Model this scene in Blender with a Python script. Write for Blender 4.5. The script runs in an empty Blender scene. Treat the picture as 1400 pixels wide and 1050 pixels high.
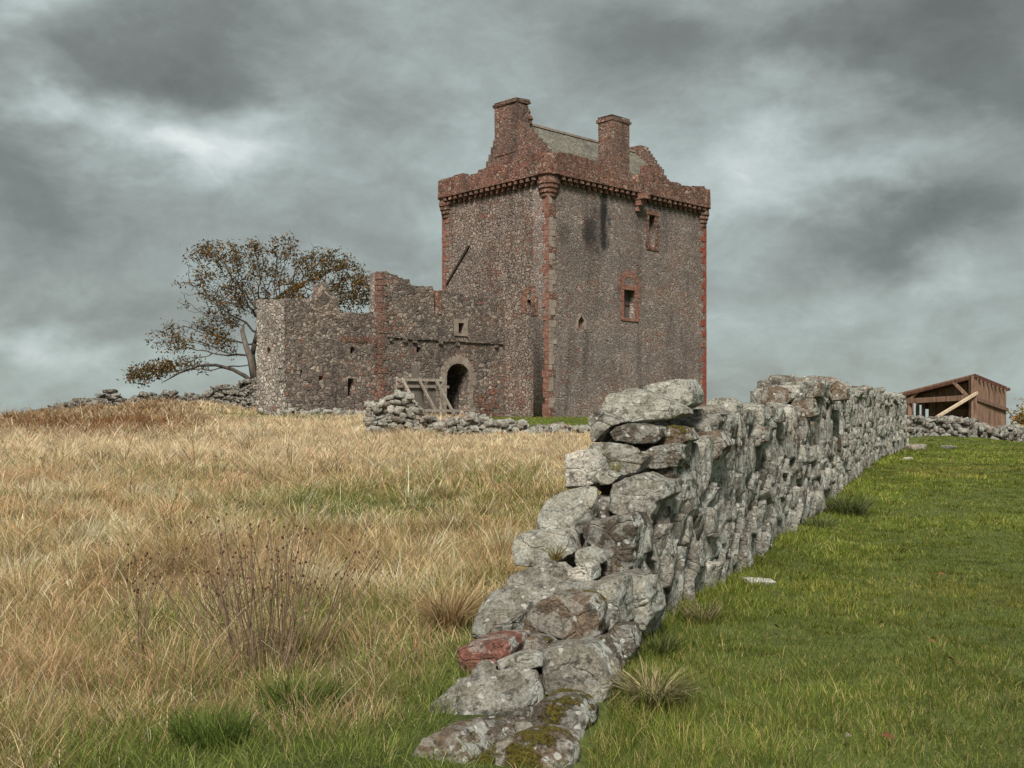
import bpy, bmesh, math
import numpy as np
from mathutils import Vector, Matrix, Euler

scene = bpy.context.scene
COL = scene.collection
rng = np.random.default_rng(11)
R = math.radians

# ------------------------------------------------------------------ camera, sky, sun, exposure
EYE = 1.6
F, CX, HY = 1450.0, 700.0, 570.0          # focal length, centre column and horizon row of the photograph in its own pixels
cam_d = bpy.data.cameras.new('camera')
cam_d.sensor_width = 36.0
cam_d.lens = 36.0 * F / 1400.0
cam_d.shift_y = (HY - 525.0) / 1400.0
cam_d.clip_start, cam_d.clip_end = 0.1, 9000.0
cam = bpy.data.objects.new('camera', cam_d); COL.objects.link(cam)
cam.location = (0, 0, EYE); cam.rotation_euler = (R(90), 0, 0)
scene.camera = cam

SUN_VEC = Vector((-0.09, -0.68, 0.73)).normalized()
SUN_EL = math.asin(SUN_VEC.z); SUN_ROT = math.atan2(SUN_VEC.x, SUN_VEC.y)
sd = bpy.data.lights.new('sun', 'SUN'); sd.energy = 1.5; sd.angle = R(16); sd.color = (1.0, 0.95, 0.86)
sun = bpy.data.objects.new('sun', sd); COL.objects.link(sun)
sun.rotation_euler = SUN_VEC.to_track_quat('Z', 'Y').to_euler()

scene.view_settings.view_transform = 'Standard'
scene.view_settings.look = 'None'
scene.view_settings.exposure = 1.95
scene.view_settings.gamma = 1.0
scene.cycles.max_bounces = 5
scene.cycles.diffuse_bounces = 3
scene.cycles.use_adaptive_sampling = True


def ND(nt, typ, ins=None, **props):
    n = nt.nodes.new(typ)
    for k, v in props.items():
        setattr(n, k, v)
    for k, v in (ins or {}).items():
        if isinstance(v, bpy.types.NodeSocket):
            nt.links.new(v, n.inputs[k])
        else:
            n.inputs[k].default_value = v
    return n


def MA(nt, op, a, b=None, c=None, clamp=False):
    n = nt.nodes.new('ShaderNodeMath'); n.operation = op; n.use_clamp = clamp
    for i, v in enumerate((a, b, c)):
        if v is None: continue
        if isinstance(v, bpy.types.NodeSocket): nt.links.new(v, n.inputs[i])
        else: n.inputs[i].default_value = v
    return n.outputs[0]


def MIX(nt, f, a, b, blend='MIX'):
    n = nt.nodes.new('ShaderNodeMix'); n.data_type = 'RGBA'; n.blend_type = blend; n.clamp_factor = True
    for i, v in ((0, f), (6, a), (7, b)):
        if isinstance(v, bpy.types.NodeSocket): nt.links.new(v, n.inputs[i])
        else: n.inputs[i].default_value = v if i == 0 else (*v, 1.0)[:4]
    return n.outputs[2]


def RAMP(nt, f, stops, interp='LINEAR'):
    n = nt.nodes.new('ShaderNodeValToRGB'); cr = n.color_ramp; cr.interpolation = interp
    while len(cr.elements) < len(stops): cr.elements.new(0.5)
    for e, (p, c) in zip(cr.elements, stops):
        e.position = p
        e.color = (*c, 1.0) if not isinstance(c, (int, float)) else (c, c, c, 1.0)
    nt.links.new(f, n.inputs[0])
    return n.outputs[0]


def SS(nt, x, lo, hi, a=0.0, b=1.0):
    n = nt.nodes.new('ShaderNodeMapRange'); n.interpolation_type = 'SMOOTHSTEP'
    nt.links.new(x, n.inputs[0])
    for i, v in enumerate((lo, hi, a, b)): n.inputs[i + 1].default_value = v
    return n.outputs[0]


def build_world():
    w = bpy.data.worlds.new('World'); scene.world = w; w.use_nodes = True
    nt = w.node_tree; nt.nodes.clear()
    out = ND(nt, 'ShaderNodeOutputWorld')
    sky = ND(nt, 'ShaderNodeTexSky', sky_type='NISHITA', sun_disc=False, sun_elevation=SUN_EL, sun_rotation=SUN_ROT)
    bg_sky = ND(nt, 'ShaderNodeBackground', {'Color': sky.outputs[0], 'Strength': 0.05})
    tc = ND(nt, 'ShaderNodeTexCoord')
    sp = ND(nt, 'ShaderNodeSeparateXYZ', {0: tc.outputs['Generated']})
    x, y, z = sp.outputs
    az = MA(nt, 'ARCTAN2', x, y)
    el = MA(nt, 'ARCSINE', z)
    base = ND(nt, 'ShaderNodeCombineXYZ', {0: az, 1: MA(nt, 'MULTIPLY', el, 1.5), 2: 0.0}).outputs[0]
    # cloud coordinates: the direction itself, so that there is no seam behind the viewer
    dirv = ND(nt, 'ShaderNodeMapping', {'Vector': tc.outputs['Generated'], 'Scale': (1, 1, 1.7)}).outputs[0]
    w1 = ND(nt, 'ShaderNodeTexNoise', {'Vector': dirv, 'Scale': 5.0, 'Detail': 5.0, 'Roughness': 0.55})
    off = ND(nt, 'ShaderNodeVectorMath', {0: w1.outputs['Color'], 1: (0.5, 0.5, 0.5)}, operation='SUBTRACT').outputs[0]
    off = ND(nt, 'ShaderNodeVectorMath', {0: off, 'Scale': 0.24}, operation='SCALE').outputs[0]
    pos = ND(nt, 'ShaderNodeVectorMath', {0: base, 1: off}, operation='ADD').outputs[0]
    ps = ND(nt, 'ShaderNodeSeparateXYZ', {0: pos})
    paz, pel = ps.outputs[0], ps.outputs[1]
    n_big = ND(nt, 'ShaderNodeTexNoise', {'Vector': dirv, 'Scale': 3.6, 'Detail': 8.0, 'Roughness': 0.52, 'Distortion': 0.5}).outputs[0]
    n_fine = ND(nt, 'ShaderNodeTexNoise', {'Vector': dirv, 'Scale': 13.0, 'Detail': 11.0, 'Roughness': 0.64, 'Distortion': 0.4}).outputs[0]

    n_mid = ND(nt, 'ShaderNodeTexNoise', {'Vector': ND(nt, 'ShaderNodeVectorMath', {0: dirv, 1: off}, operation='ADD').outputs[0], 'Scale': 8.0, 'Detail': 9.0, 'Roughness': 0.62}).outputs[0]

    def blob(px, py, rx, ry, amp, rot=0.0):
        a = math.atan((px - CX) / F); e = 1.5 * math.atan((HY - py) / math.hypot(F, px - CX))
        dx = MA(nt, 'SUBTRACT', paz, a); dy = MA(nt, 'SUBTRACT', pel, e)
        cr, sr = math.cos(rot), math.sin(rot)
        u = MA(nt, 'MULTIPLY', MA(nt, 'ADD', MA(nt, 'MULTIPLY', dx, cr), MA(nt, 'MULTIPLY', dy, sr)), F / rx)
        v = MA(nt, 'MULTIPLY', MA(nt, 'SUBTRACT', MA(nt, 'MULTIPLY', dy, cr), MA(nt, 'MULTIPLY', dx, sr)), F / (ry * 1.5))
        q = MA(nt, 'ADD', MA(nt, 'MULTIPLY', u, u), MA(nt, 'MULTIPLY', v, v))
        return MA(nt, 'MULTIPLY', MA(nt, 'EXPONENT', MA(nt, 'MULTIPLY', q, -1.0)), amp)

    tot = None
    for b in SKY_BLOBS:
        t = blob(*b); tot = t if tot is None else MA(nt, 'ADD', tot, t)
    dens = MA(nt, 'ADD', tot, MA(nt, 'MULTIPLY', MA(nt, 'SUBTRACT', n_big, 0.5), 0.55))
    dens = MA(nt, 'ADD', dens, MA(nt, 'MULTIPLY', MA(nt, 'SUBTRACT', n_fine, 0.5), 0.46))
    dens = MA(nt, 'ADD', dens, MA(nt, 'MULTIPLY', MA(nt, 'SUBTRACT', n_mid, 0.5), 0.46))
    dens = MA(nt, 'ADD', dens, 0.54, clamp=True)
    colr = RAMP(nt, dens, [(0.0, (0.130, 0.143, 0.134)), (0.25, (0.186, 0.208, 0.195)), (0.46, (0.270, 0.302, 0.285)),
                           (0.62, (0.345, 0.405, 0.387)), (0.80, (0.48, 0.545, 0.53)), (1.0, (0.70, 0.75, 0.74))])
    bg_c = ND(nt, 'ShaderNodeBackground', {'Color': colr, 'Strength': 0.282})
    mx = ND(nt, 'ShaderNodeMixShader', {0: 0.97, 1: bg_sky.outputs[0], 2: bg_c.outputs[0]})
    nt.links.new(mx.outputs[0], out.inputs[0])


#            px    py   rx   ry   amp   rot
SKY_BLOBS = [(64, 136, 40, 30, 0.40, -0.6), (130, 175, 45, 32, 0.16, -0.3), (240, 215, 100, 46, 0.22, 0.0), (30, 10, 50, 30, 0.35, 0.0),
             (240, 215, 150, 60, 0.22, 0.1), (320, 150, 60, 25, 0.20, 0.4),
             (200, 95, 110, 45, -0.42, 0.1), (20, 230, 70, 90, -0.34, 0.0), (150, 40, 300, 40, -0.14, 0.0),
             (300, 10, 160, 45, -0.18, 0.0), (470, 240, 140, 90, -0.12, 0.0), (250, 320, 260, 40, -0.10, 0.0),
             (1330, 70, 140, 85, -0.52, -0.3), (1180, 10, 260, 42, -0.34, 0.0), (1390, 170, 90, 60, -0.18, 0.0),
             (890, 100, 100, 60, -0.20, 0.2), (640, 60, 220, 60, -0.02, 0.0),
             (1215, 312, 125, 42, -0.46, 0.05), (1290, 290, 60, 30, -0.12, 0.0),
             (1080, 170, 150, 90, 0.20, 0.0), (1130, 250, 150, 40, 0.15, 0.0), (1010, 230, 60, 60, 0.08, 0.0),
             (40, 460, 110, 25, 0.18, 0.0), (120, 410, 200, 25, -0.16, 0.0), (1250, 390, 150, 30, 0.06, 0.0),
             (1150, 480, 250, 60, -0.04, 0.0)]
build_world()

# ------------------------------------------------------------------ numeric helpers
def sstep(x, a, b):
    t = np.clip((np.asarray(x, float) - a) / (b - a), 0, 1)
    return t * t * (3 - 2 * t)


def _hash(ix, iy, iz):
    h = (ix * 374761393 + iy * 668265263 + iz * 1274126177) & 0xFFFFFFFF
    h = ((h ^ (h >> 13)) * 1274126177) & 0xFFFFFFFF
    h = ((h ^ (h >> 16)) * 2246822519) & 0xFFFFFFFF
    return ((h ^ (h >> 15)) & 0xFFFFFF) / float(0xFFFFFF)


def vnoise(p):
    p = np.asarray(p, float); i = np.floor(p).astype(np.int64); f = p - i
    f = f * f * (3 - 2 * f)
    r = 0
    for dx in (0, 1):
        for dy in (0, 1):
            for dz in (0, 1):
                w = (f[..., 0] if dx else 1 - f[..., 0]) * (f[..., 1] if dy else 1 - f[..., 1]) * (f[..., 2] if dz else 1 - f[..., 2])
                r = r + w * _hash(i[..., 0] + dx, i[..., 1] + dy, i[..., 2] + dz)
    return r * 2 - 1


def fbm2(x, y, s, seed=0, octv=3):
    r, a, tot = 0, 1.0, 0
    for o in range(octv):
        r = r + a * vnoise(np.stack([np.asarray(x) * s, np.asarray(y) * s, np.full(np.shape(x), seed + 7.3 * o)], -1))
        tot += a; a *= 0.5; s *= 2.1
    return r / tot


# ------------------------------------------------------------------ terrain
WALL = np.array([(0.36, 4.6), (0.45, 5.2), (0.60, 6.0), (0.92, 7.5), (1.29, 8.5), (2.20, 10.5), (3.35, 13.2), (4.70, 16.0), (8.25, 24.5), (12.1, 32.5)])


def wall_x(Y):
    Y = np.asarray(Y, float)
    x = np.interp(Y, WALL[:, 1], WALL[:, 0])
    x = np.where(Y > 32.5, 12.1 + (Y - 32.5) * 0.47, x)
    return np.where(Y < 4.6, 0.36 + (Y - 4.6) * 0.15, x)


LZ = np.array([(-50, -1.5), (0, -0.05), (6, 0.0), (10, 0.12), (20, 0.52), (30, 0.86), (40, 1.18), (46, 1.36), (52, 1.50), (60, 1.56), (75, 1.45),
               (100, 0.4), (200, -6), (600, -20), (4000, -60)])
RZ = np.array([(-50, -1.5), (0, -0.03), (6, 0.0), (8.5, 0.03), (10.4, 0.04), (13, 0.05), (15, 0.09), (18, 0.24), (25, 0.46), (33, 0.55), (40, 0.57), (46, 0.50),
               (60, 0.05), (100, -3), (200, -12), (600, -25), (4000, -70)])


def sm_interp(Y, T):
    # cubic smooth interpolation (Catmull-Rom on uneven knots via finite-difference tangents)
    x, y = T[:, 0], T[:, 1]
    m = np.gradient(y, x)
    i = np.clip(np.searchsorted(x, Y) - 1, 0, len(x) - 2)
    h = x[i + 1] - x[i]; t = np.clip((Y - x[i]) / h, 0, 1)
    return ((2 * t**3 - 3 * t**2 + 1) * y[i] + (t**3 - 2 * t**2 + t) * h * m[i] + (-2 * t**3 + 3 * t**2) * y[i + 1] + (t**3 - t**2) * h * m[i + 1])


def gz(X, Y):
    X = np.asarray(X, float); Y = np.asarray(Y, float)
    d = (X - wall_x(Y)) * 0.91
    wd = 1.0 + np.maximum(0, Y - 33) * 0.6
    w = sstep(d, -wd, 0.1 + wd * 0.1)
    zl = sm_interp(Y, LZ)
    zl = zl + 0.72 * np.exp(-((X + 17.2) / 4.6) ** 2 - ((Y - 56) / 9.0) ** 2)
    zl = zl - 0.55 * sstep(-X, 21, 32) * sstep(Y, 20, 50)
    zr = sm_interp(Y, RZ)
    zr = zr + 0.30 * np.exp(-((X - 15.8) / 2.0) ** 2 - ((Y - 39) / 4.0) ** 2)
    z = zl * (1 - w) + zr * w
    far = np.exp(-(Y / 120.0) ** 2)
    z = z + far * (1 - w) * (0.05 * fbm2(X, Y, 0.9, 3, 2) + 0.05 * fbm2(X, Y, 0.25, 5, 2))
    z = z + far * w * (0.018 * fbm2(X, Y, 1.1, 9, 2) + 0.03 * fbm2(X, Y, 0.3, 12, 2))
    return z


def gz1(x, y):
    return float(gz(np.array([x]), np.array([y]))[0])


def at(px, py, Y):
    return Vector(((px - CX) / F * Y, Y, EYE + (HY - py) / F * Y))


# ------------------------------------------------------------------ object helpers
def tag(o, label=None, cat=None, group=None, kind=None):
    for k, v in (('label', label), ('category', cat), ('group', group), ('kind', kind)):
        if v: o[k] = v
    return o


def empty(name, loc=(0, 0, 0), rz=0.0):
    o = bpy.data.objects.new(name, None); COL.objects.link(o)
    o.location = loc; o.rotation_euler = (0, 0, rz); o.empty_display_size = 0.3
    return o


def link(name, me, mat, parent=None, smooth=False):
    o = bpy.data.objects.new(name, me); COL.objects.link(o)
    if mat is not None and not me.materials: me.materials.append(mat)
    if parent is not None: o.parent = parent
    if smooth: me.shade_smooth()
    return o


def mesh_np(name, V, faces4=None, faces3=None, color=None, extra=None):
    me = bpy.data.meshes.new(name)
    V = np.asarray(V, np.float32)
    f4 = np.zeros((0, 4), np.int32) if faces4 is None else np.asarray(faces4, np.int32)
    f3 = np.zeros((0, 3), np.int32) if faces3 is None else np.asarray(faces3, np.int32)
    me.vertices.add(len(V)); me.vertices.foreach_set('co', V.ravel())
    nl = f4.size + f3.size
    me.loops.add(nl); me.loops.foreach_set('vertex_index', np.concatenate([f4.ravel(), f3.ravel()]))
    ls = np.concatenate([np.arange(len(f4)) * 4, f4.size + np.arange(len(f3)) * 3]).astype(np.int32)
    me.polygons.add(len(ls)); me.polygons.foreach_set('loop_start', ls)
    me.update(calc_edges=True)
    if color is not None:
        a = me.attributes.new('tint', 'FLOAT_COLOR', 'POINT')
        c = np.ones((len(V), 4), np.float32); c[:, :np.shape(color)[1]] = color
        a.data.foreach_set('color', c.ravel())
    return me


class MB:
    """collects boxes, tubes and lathes and links them as one mesh object"""
    def __init__(self): self.bm = bmesh.new()

    def box(self, lo, hi, M=None, jit=0.0):
        v = []
        for i in range(8):
            p = Vector((hi[0] if i & 1 else lo[0], hi[1] if i & 2 else lo[1], hi[2] if i & 4 else lo[2]))
            if jit: p += Vector(rng.uniform(-jit, jit, 3))
            v.append(self.bm.verts.new(M @ p if M else p))
        for f in ((0, 2, 3, 1), (4, 5, 7, 6), (0, 1, 5, 4), (2, 6, 7, 3), (0, 4, 6, 2), (1, 3, 7, 5)):
            self.bm.faces.new([v[i] for i in f])
        return self

    def bar(self, a, b, w, t, up=(0, 0, 1)):
        a, b = Vector(a), Vector(b); d = (b - a); L = d.length; d.normalize()
        s = d.cross(Vector(up))
        if s.length < 1e-4: s = d.cross(Vector((1, 0, 0)))
        s.normalize(); u = s.cross(d)
        M = Matrix((( d.x, s.x, u.x, a.x), (d.y, s.y, u.y, a.y), (d.z, s.z, u.z, a.z), (0, 0, 0, 1)))
        return self.box((0, -w / 2, -t / 2), (L, w / 2, t / 2), M)

    def tube(self, pts, rad, n=6):
        pts = [Vector(p) for p in pts]; rings = []
        if not hasattr(rad, '__len__'): rad = [rad] * len(pts)
        for i, p in enumerate(pts):
            d = (pts[min(i + 1, len(pts) - 1)] - pts[max(i - 1, 0)]).normalized()
            s = d.cross(Vector((0.3, 0.2, 1)) if abs(d.z) < 0.9 else Vector((1, 0.2, 0))).normalized(); u = s.cross(d)
            rings.append([self.bm.verts.new(p + (s * math.cos(2 * math.pi * k / n) + u * math.sin(2 * math.pi * k / n)) * rad[i]) for k in range(n)])
        for a, b in zip(rings, rings[1:]):
            for k in range(n): self.bm.faces.new((a[k], a[(k + 1) % n], b[(k + 1) % n], b[k]))
        if n > 2:
            self.bm.faces.new(rings[0][::-1]); self.bm.faces.new(rings[-1])
        return self

    def lathe(self, c, prof, n=20):
        rings = [[self.bm.verts.new((c[0] + r * math.cos(2 * math.pi * k / n), c[1] + r * math.sin(2 * math.pi * k / n), c[2] + z)) for k in range(n)] for r, z in prof]
        for a, b in zip(rings, rings[1:]):
            for k in range(n): self.bm.faces.new((a[k], a[(k + 1) % n], b[(k + 1) % n], b[k]))
        self.bm.faces.new(rings[0][::-1]); self.bm.faces.new(rings[-1])
        return self

    def poly_prism(self, pts, axis, a, b):
        """closed polygon of (p, z) points extruded along axis 'u' (x) or 'v' (y) from a to b"""
        def P(p, t): return (t, p[0], p[1]) if axis == 'u' else (p[0], t, p[1])
        A = [self.bm.verts.new(P(p, a)) for p in pts]; B = [self.bm.verts.new(P(p, b)) for p in pts]
        self.bm.faces.new(A); self.bm.faces.new(B[::-1])
        for i in range(len(pts)):
            j = (i + 1) % len(pts); self.bm.faces.new((A[i], A[j], B[j], B[i]))
        return self

    def build(self, name, mat, parent=None, bevel=0.0, smooth=False):
        bmesh.ops.recalc_face_normals(self.bm, faces=self.bm.faces)
        me = bpy.data.meshes.new(name); self.bm.to_mesh(me); self.bm.free()
        o = link(name, me, mat, parent, smooth)
        if bevel:
            m = o.modifiers.new('bevel', 'BEVEL'); m.width = bevel; m.segments = 2; m.limit_method = 'ANGLE'
        return o


def sheet(outline, holes, axis, off, th):
    """wall sheet: outline and holes are (p, z) lists; lies in the plane of p and z, from off to off + th along the other axis"""
    cu = bpy.data.curves.new('tmp', 'CURVE'); cu.dimensions = '2D'; cu.fill_mode = 'BOTH'; cu.extrude = th / 2
    for pts in [outline] + list(holes):
        s = cu.splines.new('POLY'); s.points.add(len(pts) - 1); s.use_cyclic_u = True
        for q, p in zip(s.points, pts): q.co = (p[0], p[1], 0, 1)
    ob = bpy.data.objects.new('tmp', cu); COL.objects.link(ob)
    dg = bpy.context.evaluated_depsgraph_get()
    me = bpy.data.meshes.new_from_object(ob.evaluated_get(dg))
    bpy.data.objects.remove(ob); bpy.data.curves.remove(cu)
    for v in me.vertices:
        x, y, z = v.co
        v.co = (x, off + th / 2 + z, y) if axis == 'u' else (off + th / 2 + z, x, y)
    bm = bmesh.new(); bm.from_mesh(me)
    bmesh.ops.recalc_face_normals(bm, faces=bm.faces)
    bm.to_mesh(me); bm.free(); me.materials.clear()
    return me


def jag(pts, step=0.4, amp=0.14):
    """a broken masonry edge: stone-sized steps along the line of pts"""
    out = []
    for (x0, z0), (x1, z1) in zip(pts, pts[1:]):
        L = math.hypot(x1 - x0, z1 - z0); n = max(1, int(L / step))
        vert = abs(x1 - x0) < abs(z1 - z0) * 0.6
        ts = np.sort(np.clip((np.arange(n) + rng.uniform(-0.25, 0.25, n)) / n, 0, 1)); ts[0] = 0
        te = np.append(ts[1:], 1.0)
        for a, b in zip(ts, te):
            j = rng.uniform(-amp, amp)
            m = (a + b) / 2
            if vert:
                xx = x0 + (x1 - x0) * m + j * 0.7
                out += [(xx, z0 + (z1 - z0) * (a + 0.02)), (xx, z0 + (z1 - z0) * (b - 0.02))]
            else:
                zz = z0 + (z1 - z0) * m + j
                e = 0.06 / max(L, 0.1)
                out += [(x0 + (x1 - x0) * (a + e), zz - rng.uniform(0, 0.05)), (x0 + (x1 - x0) * (b - e), zz + rng.uniform(-0.05, 0.05))]
    return out


# ------------------------------------------------------------------ materials
def new_mat(name):
    m = bpy.data.materials.new(name); m.use_nodes = True
    nt = m.node_tree; nt.nodes.clear()
    out = nt.nodes.new('ShaderNodeOutputMaterial')
    b = nt.nodes.new('ShaderNodeBsdfPrincipled'); nt.links.new(b.outputs[0], out.inputs[0])
    b.inputs['Roughness'].default_value = 0.9
    b.inputs['Specular IOR Level'].default_value = 0.2
    return m, nt, b


def setin(nt, sock, v):
    if isinstance(v, bpy.types.NodeSocket): nt.links.new(v, sock)
    else: sock.default_value = v


def masonry(name, pal, mortar, scale=3.0, flat=1.6, mort_w=0.05, red=0.0, stain=0.5, lichen=0.3, bump=0.6, patch=None):
    m, nt, b = new_mat(name)
    co = ND(nt, 'ShaderNodeTexCoord').outputs['Object']
    wn = ND(nt, 'ShaderNodeTexNoise', {'Vector': co, 'Scale': 2.2, 'Detail': 2.0})
    off = ND(nt, 'ShaderNodeVectorMath', {0: wn.outputs['Color'], 'Scale': 0.22}, operation='SCALE').outputs[0]
    p = ND(nt, 'ShaderNodeVectorMath', {0: co, 1: off}, operation='ADD').outputs[0]
    p = ND(nt, 'ShaderNodeMapping', {'Vector': p, 'Scale': (1, 1, flat)}).outputs[0]
    v = ND(nt, 'ShaderNodeTexVoronoi', {'Vector': p, 'Scale': scale, 'Randomness': 0.95})
    ve = ND(nt, 'ShaderNodeTexVoronoi', {'Vector': p, 'Scale': scale, 'Randomness': 0.95}, feature='DISTANCE_TO_EDGE')
    v2 = ND(nt, 'ShaderNodeTexVoronoi', {'Vector': p, 'Scale': scale * 1.9, 'Randomness': 0.95})
    ve2 = ND(nt, 'ShaderNodeTexVoronoi', {'Vector': p, 'Scale': scale * 1.9, 'Randomness': 0.95}, feature='DISTANCE_TO_EDGE')
    msk = ND(nt, 'ShaderNodeTexNoise', {'Vector': co, 'Scale': 1.3, 'Detail': 4.0, 'Roughness': 0.7}).outputs[0]
    msk = MA(nt, 'GREATER_THAN', msk, 0.5)
    vcol = MIX(nt, msk, v.outputs['Color'], v2.outputs['Color'])
    edge = MA(nt, 'ADD', MA(nt, 'MULTIPLY', ve.outputs[0], MA(nt, 'SUBTRACT', 1.0, msk)), MA(nt, 'MULTIPLY', ve2.outputs[0], msk))
    rnd = ND(nt, 'ShaderNodeSeparateColor', {0: vcol})
    col = RAMP(nt, rnd.outputs[0], [(i / (len(pal) - 1), c) for i, c in enumerate(pal)])
    if red:
        big = ND(nt, 'ShaderNodeTexNoise', {'Vector': co, 'Scale': 0.35, 'Detail': 3.0}).outputs[0]
        rm = MA(nt, 'LESS_THAN', rnd.outputs[1], MA(nt, 'MULTIPLY', SS(nt, big, 0.4, 0.65), red))
        col = MIX(nt, rm, col, (0.215, 0.105, 0.078))
    fine = ND(nt, 'ShaderNodeTexNoise', {'Vector': co, 'Scale': 9.0, 'Detail': 6.0, 'Roughness': 0.65}).outputs[0]
    col = MIX(nt, 1.0, col, RAMP(nt, fine, [(0.28, 0.5), (0.72, 1.6)]), 'MULTIPLY')
    tone = ND(nt, 'ShaderNodeTexNoise', {'Vector': co, 'Scale': 0.5, 'Detail': 6.0, 'Roughness': 0.6}).outputs[0]
    col = MIX(nt, 1.0, col, RAMP(nt, tone, [(0.3, (0.66, 0.62, 0.62)), (0.5, (1, 1, 1)), (0.7, (1.32, 1.24, 1.18))]), 'MULTIPLY')
    spots = ND(nt, 'ShaderNodeTexNoise', {'Vector': co, 'Scale': 5.0, 'Detail': 5.0, 'Roughness': 0.7}).outputs[0]
    col = MIX(nt, MA(nt, 'MULTIPLY', SS(nt, spots, 0.58, 0.70), lichen), col, (0.42, 0.41, 0.36))
    col = MIX(nt, MA(nt, 'MULTIPLY', SS(nt, edge, mort_w * 2.2, mort_w * 0.3), 0.85), col, mortar)
    mp = ND(nt, 'ShaderNodeTexNoise', {'Vector': co, 'Scale': 1.7, 'Detail': 8.0, 'Roughness': 0.72}).outputs[0]
    col = MIX(nt, MA(nt, 'MULTIPLY', SS(nt, mp, 0.53, 0.66), 0.5), col, tuple(min(0.4, c * 1.05) for c in mortar))
    strk = ND(nt, 'ShaderNodeTexNoise', {'Vector': ND(nt, 'ShaderNodeMapping', {'Vector': co, 'Scale': (1, 1, 0.13)}).outputs[0], 'Scale': 1.1, 'Detail': 5.0, 'Roughness': 0.6}).outputs[0]
    col = MIX(nt, MA(nt, 'MULTIPLY', SS(nt, strk, 0.50, 0.72), stain), col, (0.035, 0.032, 0.03))
    if patch: col = patch(nt, co, col)
    setin(nt, b.inputs['Base Color'], col)
    h = MA(nt, 'ADD', MA(nt, 'MULTIPLY', SS(nt, edge, 0.0, 0.14), 0.09), MA(nt, 'MULTIPLY', fine, 0.10))
    h = MA(nt, 'ADD', h, MA(nt, 'MULTIPLY', rnd.outputs[2], 0.06))
    bp = ND(nt, 'ShaderNodeBump', {'Height': h, 'Strength': bump, 'Distance': 1.0})
    nt.links.new(bp.outputs[0], b.inputs['Normal'])
    return m


def stain_patch(nt, co, col):
    # the two sooty weather stains below the wall-head of the front
    s = ND(nt, 'ShaderNodeSeparateXYZ', {0: co})
    n = ND(nt, 'ShaderNodeTexNoise', {'Vector': ND(nt, 'ShaderNodeMapping', {'Vector': co, 'Scale': (1.4, 1.4, 0.35)}).outputs[0], 'Scale': 2.2, 'Detail': 8.0, 'Roughness': 0.7}).outputs[0]
    wob = MA(nt, 'MULTIPLY', MA(nt, 'SUBTRACT', n, 0.5), 2.6)
    for (u, z, ru, rz, st) in STAINS:
        du = MA(nt, 'DIVIDE', MA(nt, 'ADD', MA(nt, 'SUBTRACT', s.outputs[0], u), MA(nt, 'MULTIPLY', wob, ru)), ru)
        dz = MA(nt, 'DIVIDE', MA(nt, 'SUBTRACT', s.outputs[2], z), rz)
        q = MA(nt, 'ADD', MA(nt, 'POWER', MA(nt, 'ABSOLUTE', du), 2.0), MA(nt, 'POWER', MA(nt, 'ABSOLUTE', dz), 4.0))
        f = MA(nt, 'MULTIPLY', SS(nt, MA(nt, 'ADD', q, wob), 1.7, 0.1), st)
        col = MIX(nt, f, col, (0.016, 0.019, 0.02))
    return col


STAINS = []                                # filled before the tower material is made


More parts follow.
